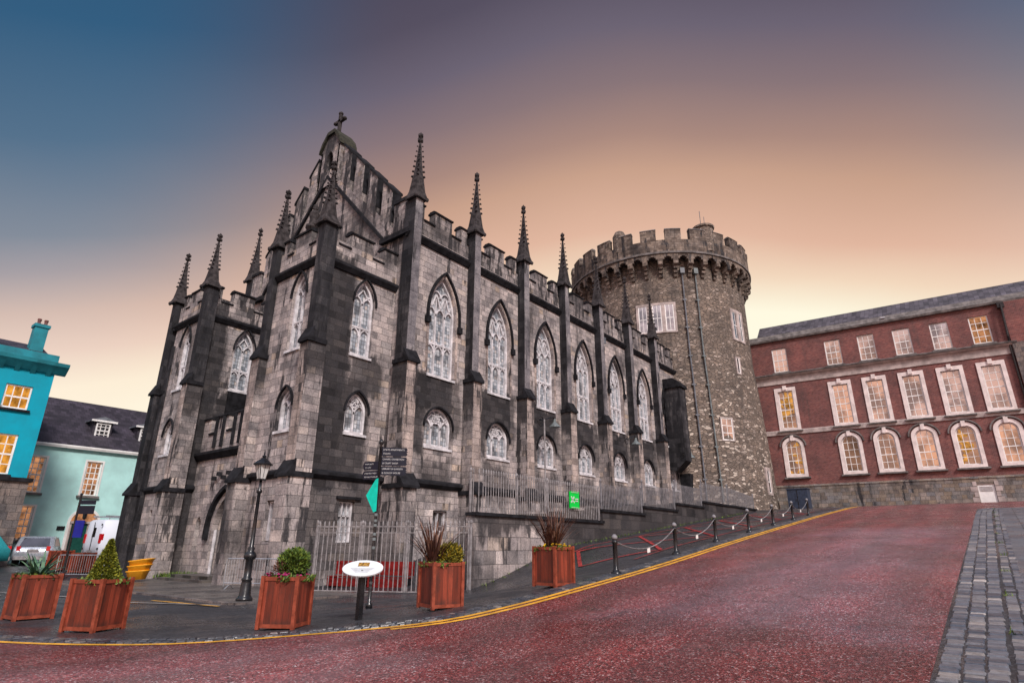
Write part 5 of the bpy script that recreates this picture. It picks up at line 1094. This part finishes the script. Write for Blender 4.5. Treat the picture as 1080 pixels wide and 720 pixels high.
def underplant(i, flowers, extra=None, n=500):
    o = thing('flowering_plant', extra, 'plant', 'low plants in the planters', plantbase(i)); m = MB()
    def gg(): return (rnd.uniform(-.38, .38), rnd.uniform(-.38, .38), rnd.uniform(-.02, .08)), (rnd.uniform(-1, 1), rnd.uniform(-1, 1), rnd.uniform(.2, 1.3))
    leaves(m, rnd, gg, n, .09, .05); m.build('foliage', 'leaf', o)
    if flowers:
        m = MB()
        for _ in range(36): p = Vector((rnd.uniform(-.36, .36), rnd.uniform(-.36, .36), rnd.uniform(.08, .17))); m.lathe(p, [(.006, -.02), (.032, 0), (.03, .015), (.005, .025)], 6)
        m.build('flower', flowers, o)
def crown_obj(name, label, cat, i, mat, build_fn, trunk=None):
    o = thing(name, label, cat, None, plantbase(i)); m = MB(); build_fn(m); m.build('foliage', mat, o)
    if trunk: t_ = MB(); t_.tube([(0, 0, -.1), (0, 0, trunk)], [.03, .012], 6); t_.build('stem', 'oak', o)
    return o
o = crown_obj('conical_bush', 'clipped cone shaped yellow green bush in the orange planter', 'bush', 0, 'topiary', lambda m: (leaves(m, rnd, cone_gen(.86, .33), 3800, .05, .034), leaves(m, rnd, cone_gen(.78, .22), 1200, .06, .05)), .8)
crown_obj('agave', 'spiky blue green agave in the leftmost full planter', 'plant', 1, 'agave', lambda m: (blades(m, rnd, 52, .74, .08, 1.15, .3)))
o = crown_obj('round_bush', 'round leafy green bush with red shoots beside the lamp post', 'bush', 2, 'leaf', lambda m: leaves(m, rnd, sphere_gen((.08, .0, .34), .3, .95), 1900, .08, .045), .4)
m = MB(); leaves(m, rnd, sphere_gen((-.2, .05, .2), .14, 1.2), 160, .09, .03); m.build('red_shoot', 'bronze', o)
o = crown_obj('bronze_cordyline', 'bronze strap leaved plant fanning above the yellow shrub', 'plant', 3, 'bronze', lambda m: blades(m, rnd, 62, 1.25, .05, .75, .25)); o.location.x -= .12; o.location.y += .12
o = crown_obj('yellow_shrub', 'yellow and red leaved shrub beside the bronze strap leaves', 'shrub', 3, 'leaf_y', lambda m: leaves(m, rnd, sphere_gen((0, 0, .24), .32, .85), 1500, .075, .045), .3); o.location.x += .2; o.location.y -= .05
crown_obj('tall_grass', 'tall brown ornamental grass in the planter by the first bollard', 'grass plant', 4, 'bronze', lambda m: blades(m, rnd, 170, 1.2, .028, .85, .25, .12))
underplant(0, None, 'low green leaves around the foot of the cone bush', 350); underplant(1, None, 'yellow green leaves under the agave', 500); underplant(2, 'flower_p', 'purple flowering plants round the bush by the lamp post'); underplant(3, None, 'low green leaves beneath the bronze strap leaves', 300); underplant(4, 'flower_y', 'yellow flowering plants under the tall brown grass')
# ------------------------------------------------------------------ lamp, signs
lp = thing('street_lamp', 'black cast iron lamp post with glass lantern before the chapel', 'street lamp', None, (-3.99, -4.49, .05)); m = MB()
m.lathe((0, 0, 0), [(.24, 0), (.24, .06), (.20, .1), (.17, .16), (.15, .5), (.13, .55), (.16, .58), (.16, .62), (.11, .66), (.105, 1.15), (.17, 1.2), (.19, 1.28), (.15, 1.36), (.09, 1.42), (.11, 1.5), (.065, 1.56), (.05, 3.15), (.085, 3.18), (.085, 3.24), (.045, 3.3), (.04, 3.6)], 14); m.build('post', 'black', lp, True)
m = MB(); m.lathe((0, 0, 0), [(.13, 3.6), (.235, 4.05)], 4, PI/4); m.build('glass', 'lamp_glass', lp)
m = MB()
for k in range(4): a = PI/4+k*PI/2; m.tube([(.13*math.cos(a), .13*math.sin(a), 3.58), (.24*math.cos(a), .24*math.sin(a), 4.07)], .014, 4)
for k in range(4): a = k*PI/2; m.tube([(.096*math.cos(a), .096*math.sin(a), 3.6), (.17*math.cos(a), .17*math.sin(a), 4.06)], .008, 4)
m.lathe((0, 0, 0), [(.15, 3.56), (.16, 3.6), (.12, 3.62)], 4, PI/4); m.lathe((0, 0, 0), [(.29, 4.04), (.30, 4.08), (.2, 4.17), (.1, 4.25), (.05, 4.29), (.07, 4.33), (.02, 4.38), (.03, 4.42), (.004, 4.56)], 8, PI/8); m.build('lantern_frame', 'black', lp)
def text(s_, size, loc, xdir, ndir, parent, mat='ink', name='lettering'):
    c = bpy.data.curves.new('t', 'FONT'); c.body = s_; c.size = size; c.extrude = .001; c.space_character = 1.05
    o = bpy.data.objects.new('t', c); col.objects.link(o); bpy.context.view_layer.update(); me = bpy.data.meshes.new_from_object(o); bpy.data.objects.remove(o)
    o = bpy.data.objects.new(name, me); col.objects.link(o); me.materials.clear(); me.materials.append(M[mat]); x_ = Vector(xdir).normalized(); n_ = Vector(ndir).normalized(); y_ = n_.cross(x_)
    Mx = Matrix((x_, y_, n_)).transposed().to_4x4(); Mx.translation = Vector(loc); me.transform(Mx); o.parent = parent; return o
SPX, SPY = -3.22, -9.44
fp_ = thing('finger_post', 'black finger post with navy arms pointing two ways', 'signpost', None, (SPX, SPY, G(SPX, SPY))); m = MB()
m.lathe((0, 0, 0), [(.09, 0), (.09, .1), (.05, .14), (.045, .9), (.06, .93), (.042, .97), (.04, 4.2), (.06, 4.22), (.03, 4.26), (.07, 4.32), (.07, 4.38), (.02, 4.45)], 12); m.build('post', 'black', fp_, True)
vd = Vector((rt.x, rt.y, 0)).normalized()
rx = (vd+Vector((fw.x, fw.y, 0)).normalized()*.12).normalized(); rn = -Z.cross(rx); rn = rn if rn.dot(Vector((SPX, SPY, 0))-Vector((CAM.x, CAM.y, 0))) < 0 else -rn
for k, (z, l1, l2) in enumerate(((4.09, 'STATE APARTMENTS', 'TOURS'), (3.82, 'CHAPEL EXHIBITION', '& CRAFT SHOP'), (3.55, 'LIBRARY & GARDEN', '& COACH HOUSE'))):
    m = MB(); m.prism([(.03, -.12), (.72, -.12), (.76, -.07), (.73, -.02), (.78, 0), (.73, .02), (.76, .07), (.72, .12), (.03, .12)], (0, 0, z), rx, Z, rn, -.012, .012); a = m.build('sign_arm', 'navy', fp_)
    text(l1, .062, Vector((0, 0, z+.035))+rx*.07+rn*.016, rx, rn, a); text(l2, .062, Vector((0, 0, z-.075))+rx*.07+rn*.016, rx, rn, a)
lx = (vd-Vector((fw.x, fw.y, 0)).normalized()*.35).normalized(); ln = -Z.cross(lx); ln = ln if ln.dot(rn) > 0 else -ln
for k, (z, l1, l2) in enumerate(((3.70, 'MAIN GATE', 'TO CITY'), (3.44, 'CHESTER STREET', 'REVENUE MUSEUM'))):
    m = MB(); m.prism([(-.03, -.12), (-.5, -.12), (-.54, 0), (-.5, .12), (-.03, .12)], (0, 0, z), lx, Z, ln, -.012, .012); a = m.build('sign_arm', 'navy', fp_)
    text(l1, .05, Vector((0, 0, z+.03))-lx*.47+ln*.016, lx, ln, a); text(l2, .05, Vector((0, 0, z-.07))-lx*.47+ln*.016, lx, ln, a)
m = MB()
for i in range(6): a0, a1 = i/6, (i+1)/6; pass
m.prism([(.02, 3.34), (.03, 2.45), (-.06, 2.42), (-.33, 2.88), (-.05, 3.32)], (0, 0, 0), lx, Z, ln, .045, .06); o = m.build('pennant', 'mint'); o.location = fp_.location; tag(o, 'mint green triangular pennant tied to the finger post', 'pennant')
m = MB()
for k, z in enumerate((2.36, 2.2, 2.08, 1.85, 1.72, 1.5, .9, .62, .5, .38)): m.lathe((0, 0, z), [(.0465, -.035), (.0475, 0), (.0465, .035)], 10)
m.build('sticker', 'teal_pipe', fp_)
tb = thing('information_table', 'white oval information panel on a black leg before the fence', 'information panel', None, (-5.45, -11.9, G(-5.45, -11.9))); m = MB(); m.box(-.055, .055, -.055, .055, 0, .98); m.build('leg', 'black', tb)
fd = Vector((fw.x, fw.y, 0)).normalized(); tilt = (fd*math.cos(R(38))+Z*math.sin(R(38))); tn = vd.cross(tilt); tn = tn if tn.z > 0 else -tn
def oval(mb, a, b, h0, h1, n=36): mb.prism([(a*math.cos(2*PI*i/n), b*math.sin(2*PI*i/n)) for i in range(n)], (0, 0, 1.02), vd, tilt, tn, h0, h1)
m = MB(); oval(m, .44, .25, -.03, 0); pn_ = m.build('panel', 'plate', tb)
m = MB(); m.obox(Vector((0, 0, 1.02))+tilt*.11, vd, tilt, tn, .12, .06, .0, .006); m.build('picture', 'gold', pn_)
m = MB()
for k in range(4): m.obox(Vector((0, 0, 1.02))-tilt*(.02+.035*k), vd, tilt, tn, .26-.04*k, .006, 0, .003)
m.build('text_line', 'galv', pn_)
# red bench behind the fence
bn = thing('bench', 'bright red slatted double bench behind the iron fence', 'bench', None, (2.5, -2.5, 0), R(-73)); 
for k, x0 in enumerate((-1.9, .05)):
    m = MB()
    for i in range(3): m.box(x0, x0+1.8, -.5+.16*i, -.37+.16*i, .44, .48)
    m.build('seat', 'redmetal', bn); m = MB(); m.box(x0, x0+1.8, .02, .07, .52, 1.05); m.build('backrest', 'redmetal', bn); m = MB(); m.box(x0, x0+1.8, -.5, -.46, .1, .42); m.build('front_board', 'redmetal', bn)
    for xx in (x0+.05, x0+1.7): m = MB(); m.box(xx, xx+.07, -.46, .05, 0, .44); m.build('leg', 'black', bn)
# ------------------------------------------------------------------ barriers, bin, cabinet, blue sign post
def mk_barrier(): 
    r = thing('crowd_barrier', '', 'barrier', 'galvanised crowd barriers'); m = MB(); m.tube([(-1.1, 0, .1), (-1.1, 0, 1.05), (-1.05, 0, 1.1), (1.05, 0, 1.1), (1.1, 0, 1.05), (1.1, 0, .1)], .022, 6); m.tube([(-1.1, 0, .22), (1.1, 0, .22)], .018, 6); m.build('frame', 'galv', r); m = MB()
    for k in range(19): m.tube([(-1+k*.111, 0, .22), (-1+k*.111, 0, 1.1)], .008, 4)
    m.build('bar_panel', 'galv', r)
    for s_ in (-.85, .85): m = MB(); m.tube([(s_, -.3, .0), (s_, -.05, .14), (s_, .05, .14), (s_, .3, .0)], .02, 5); m.build('leg', 'galv', r)
    return r
ba = mk_barrier(); ba.location = (-1.35, .1, .05); ba.rotation_euler = (0, 0, R(-62)); ba['label'] = 'steel crowd barrier standing against the chapel behind the lamp post'
b2 = copy_tree(ba); b2.location = (-3.25, 12.6, G(-3.25, 12.6)); b2.rotation_euler = (0, 0, R(-48)); b2['label'] = 'steel crowd barrier across the plaza before the white van'
yb = thing('barrow_tub', 'stack of nested yellow plastic tubs by the chapel front', 'tub', None, (-1.95, 9.1, -.06), R(-52)); 
for k in range(3):
    m = MB(); a = .40+.02*k; k0 = len(m.v); z0 = .08+.24*k; tl = .07+.03*k
    pr_ = [(a*.78, 0), (a, .34), (a+.04, .36), (a+.04, .40), (a*.9, .38)]; n_ = 14; o_ = len(m.v)
    for r_, z_ in pr_:
        for j in range(n_): t_ = 2*PI*j/n_; cx_, sy_ = math.cos(t_), math.sin(t_); e_ = .6; xx = r_*1.15*(abs(cx_)**e_)*(1 if cx_ > 0 else -1); yy = r_*.72*(abs(sy_)**e_)*(1 if sy_ > 0 else -1); m.v.append((xx+.04*k, yy, z0+z_+xx*tl+.1))
    for q in range(len(pr_)-1):
        for j in range(n_): m.f.append([o_+q*n_+j, o_+q*n_+(j+1) % n_, o_+(q+1)*n_+(j+1) % n_, o_+(q+1)*n_+j]); m.mi.append(0)
    m.f.append([o_+j for j in range(n_)]); m.mi.append(0); m.build('tub', 'yellow', yb, True)
cbx, cby = 38.0, -8.6
m = MB(); m.box(-.6, .6, -.9, .9, 0, 2.0); m.box(-.66, .66, -.96, .96, 2.0, 2.08); o = m.build('cabinet', 'bluebox'); o.location = (48.5, -8.2, G(48.5, -8.2)); tag(o, 'faded blue metal cabinet beside the round tower foot', 'cabinet'); m = MB(); m.box(-.62, -.6, -.03, .03, .2, 1.9); m.box(-.64, -.61, .1, .16, .9, 1.1); m.build('door_edge', 'black', o)
bp = thing('direction_post', 'dark post with deep blue sign and cluster of dark arms before the aqua house', 'signpost', None, (-3.9, 12.6, G(-3.9, 12.6))); m = MB(); m.lathe((0, 0, 0), [(.1, 0), (.1, .3), (.06, .35), (.05, 3.9), (.08, 3.93), (.03, 4.0)], 10); m.build('post', 'black', bp)
m = MB(); m.obox((.0, 0, 0), vd, fd, Z, .25, .03, 1.9, 2.7); 
m.v = [(x+vd.x*.22, y+vd.y*.22, z) for x, y, z in m.v]; m.build('sign_panel', 'signblue', bp)
for z in (3.55, 3.3, 3.1): m = MB(); m.obox(vd*.42, vd, fd, Z, .38, .02, z-.1, z+.1); m.build('sign_arm', 'navy', bp)
# railings before the aqua house
railing('garden_railing', 'dark iron railing along the aqua house front', [(-7, 25.2), (-5, 25.2), (-3, 25.2), (-1, 25.2)], [.55]*4, [1.9]*4, True, gap=.16, mat='iron_dk'); 
# wall lamps over the ramp
def mk_walllamp():
    r = thing('wall_lamp', '', 'lamp', 'bracket lamps over the ramp'); m = MB(); m.lathe((0, 0, 0), [(.36, 0), (.34, .06), (.16, .24), (.1, .34), (.08, .5), (.02, .56)], 14); m.build('lamp_shade', 'teal_pipe', r); m = MB(); m.tube([(0, 0, .5), (-.2, 0, .62), (-1.0, 0, .35), (-1.6, 0, .2)], .04, 6); m.tube([(-1.5+.3*math.cos(k*PI/6), 0, .15+.3*math.sin(k*PI/6)) for k in range(13)], .03, 5); m.tube([(-1.5+.15*math.cos(k*PI/6), 0, .15+.15*math.sin(k*PI/6)) for k in range(13)], .025, 5)
    m.build('bracket', 'black', r); return r
wl0 = mk_walllamp()
for i, (x, z, lab) in enumerate(((16.3, 8.75, 'teal bell shaded bracket lamp above the second low chapel window'), (27.3, 9.1, 'teal bell shaded bracket lamp between fourth and fifth chapel bays'), (38.0, 9.3, 'small bell shaded lamp beside the dark turret'))):
    o = wl0 if i == 0 else copy_tree(wl0); o.location = (x, -2.1, z); o['label'] = lab
m = MB(); m.tube([(14.9, -2.3, 2.8), (14.9, -2.3, 9.0)], .05, 6); o = m.build('lamp_pole', 'iron'); tag(o, 'slim grey pole carrying the nearest bracket lamp over the ramp', 'pole')
# ------------------------------------------------------------------ vehicles
def vehicle(name, label, cat, prof, wid, paint_, loc, rz, glass_z, wheels, wr, tail, rear_win, tumble=.12, side_win=None, group=None):
    """side profile (x forward, z up) lofted across the width; x=0 is the rear"""
    r = thing(name, label, cat, group, loc, rz); m = MB(); h = max(z for _, z in prof)
    ys = [-1, -.93, -.6, 0, .6, .93, 1]; k0 = 0; n_ = len(prof)
    for s_ in ys:
        for x, z in prof:
            ins = (1-tumble*max(0, (z-glass_z)/(h-glass_z))); sh = 0 if abs(s_) < .99 else .035; cxp = sum(p[0] for p in prof)/n_
            m.v.append((x+(cxp-x)*sh*.4, s_*wid/2*ins, z-(.02 if abs(s_) > .99 else 0)*(z > .8)))
    for q in range(len(ys)-1):
        for j in range(n_): l = (j+1) % n_; m.f.append([q*n_+j, q*n_+l, (q+1)*n_+l, (q+1)*n_+j]); m.mi.append(0)
    for q in (0, len(ys)-1):
        for t_ in tessellate_polygon([[Vector((p[0], p[1], 0)) for p in prof]]): m.f.append([q*n_+i for i in t_]); m.mi.append(0)
    m.build('body', paint_, r, True)
    m = MB(); x0, z0, x1, z1, ww = rear_win; m.face([(x0-.03, -ww/2, z0), (x0-.03, ww/2, z0), (x1-.03, ww/2*.86, z1), (x1-.03, -ww/2*.86, z1)]); 
    if rear_win: m.build('rear_window', 'glass_dk', r)
    if side_win:
        for s_ in (-1, 1): m = MB(); m.face([(a, s_*(wid/2*(1-tumble*max(0, (b-glass_z)/(h-glass_z)))+.02), b) for a, b in side_win]); m.build('side_window', 'glass_dk', r)
    for s_ in (-1, 1): m = MB(); xx, yy, z0, z1 = tail; m.box(xx-.05, xx+.12, s_*yy-.09, s_*yy+.09, z0, z1); m.build('tail_light', 'tail', r)
    for x in wheels:
        for s_ in (-1, 1):
            m = MB(); m.tube([(x, s_*(wid/2-.24), wr), (x, s_*(wid/2+.01), wr)], wr, 16); wv = m.build('wheel', 'tyre', r); m = MB(); m.tube([(x, s_*(wid/2-.1), wr), (x, s_*(wid/2+.02), wr)], wr*.6, 10); m.build('rim', 'galv', wv)
    m = MB(); m.box(-.06, .0, -wid*.45, wid*.45, .32, .5); m.box(-.07, -.05, -.26, .26, .75, .87); m.build('bumper', 'iron', r); return r
cp_ = [(0, .3), (-.02, .85), (.12, .98), (.55, 1.5), (1.2, 1.56), (2.2, 1.5), (3.0, 1.02), (3.9, .85), (4.15, .6), (4.15, .3)]
Rc = math.atan2(fw.y, fw.x)
def placed(px_off, dist): 
    v = to_world((px_off/657*dist, dist, 0)); return (CAM.x+v.x, CAM.y+v.y)
cx_, cy_ = placed(-503, 34.5)
vehicle('parked_car', 'silver hatchback seen from behind beside the turquoise house', 'car', cp_, 1.75, 'silver', (cx_, cy_, G(cx_, cy_)), Rc+R(30), .95, (.75, 3.35), .32, (.02, .66, .78, 1.02), (.14, 1.02, .52, 1.45, 1.35), side_win=[(.55, 1.03), (2.9, 1.03), (2.2, 1.42), (.75, 1.46)], group='cars parked before the houses')
cx_, cy_ = -4.95, 18.2
vehicle('parked_car', 'teal hatchback half hidden behind the silver car', 'car', cp_, 1.75, 'tealcar', (cx_, cy_, G(cx_, cy_)), R(172), .95, (.75, 3.35), .32, (.02, .66, .78, 1.02), (.14, 1.02, .52, 1.45, 1.35), side_win=[(.55, 1.03), (2.9, 1.03), (2.2, 1.42), (.75, 1.46)], group='cars parked before the houses')
vp_ = [(0, .4), (-.02, 1.2), (.05, 2.45), (.2, 2.55), (4.0, 2.55), (4.5, 2.3), (5.1, 1.35), (5.7, 1.1), (5.8, .4)]
van = vehicle('parked_van', 'white high roofed van with rear doors towards the plaza beside the chapel', 'van', vp_, 2.0, 'vanwhite', (-1.15, 18.5, .5), R(6), 1.3, (1.0, 4.6), .36, (.0, .9, 1.25, 1.75), (.03, 1.55, .05, 2.1, .4), .06)
m = MB(); m.box(-.06, -.03, -.012, .012, .5, 2.4)
for z in (.9, 2.2):
    for s_ in (-.9, .9): m.box(-.07, -.03, s_-.05, s_+.05, z, z+.1)
m.build('door_seam', 'black', van); m = MB()
for x in (.3, 1.6, 2.9): m.tube([(x, -.85, 2.55), (x, -.85, 2.72), (x, .85, 2.72), (x, .85, 2.55)], .025, 5)
m.tube([(.1, -.8, 2.74), (3.6, -.8, 2.74)], .05, 6); m.tube([(.1, .7, 2.74), (3.6, .7, 2.74)], .05, 6); m.build('roof_rack', 'galv', van)
# green bush at the far left
o = thing('bush', 'leafy green bush at the left edge beside the stone ground floor', 'bush', None, (-7.2, 15.2, .4)); m = MB(); leaves(m, rnd, sphere_gen((0, 0, 1.6), .9), 1500, .16, .1); m.build('foliage', 'leaf', o); m = MB(); m.tube([(0, 0, 0), (0, 0, 1.5)], .06, 6); m.build('trunk', 'oak', o)
# moss and weeds along damp wall feet
m = MB(); rnd2 = random.Random(9)
def weed(x, y, z, n, s_, big=1.):
    for _ in range(n):
        p = Vector((x+rnd2.gauss(0, s_), y+rnd2.gauss(0, s_), z)); d = Vector((rnd2.uniform(-1, 1), rnd2.uniform(-1, 1), rnd2.uniform(.5, 1.6))).normalized(); t_ = d.cross(Z).normalized(); l = rnd2.uniform(.05, .16)*big; m.face([p-t_*.012*big, p+t_*.012*big, p+d*l])
for k in range(26): weed(.1+.5*(k % 3), 9.3+k*.09, .1, 60, .22, 2.2); weed(.75, 4.6+k*.1, .08, 24, .14, 1.6)
for k in range(60): x = 3.5+k*.5; weed(x, WY-.12, G(x, WY-.12), 14, .08)
for k in range(12): weed(-6+k*3.2, -22.75, G(-6+k*3.2, -22.75)+.01, 12, .05)
tag(m.build('grass', 'leaf'), kind='stuff')
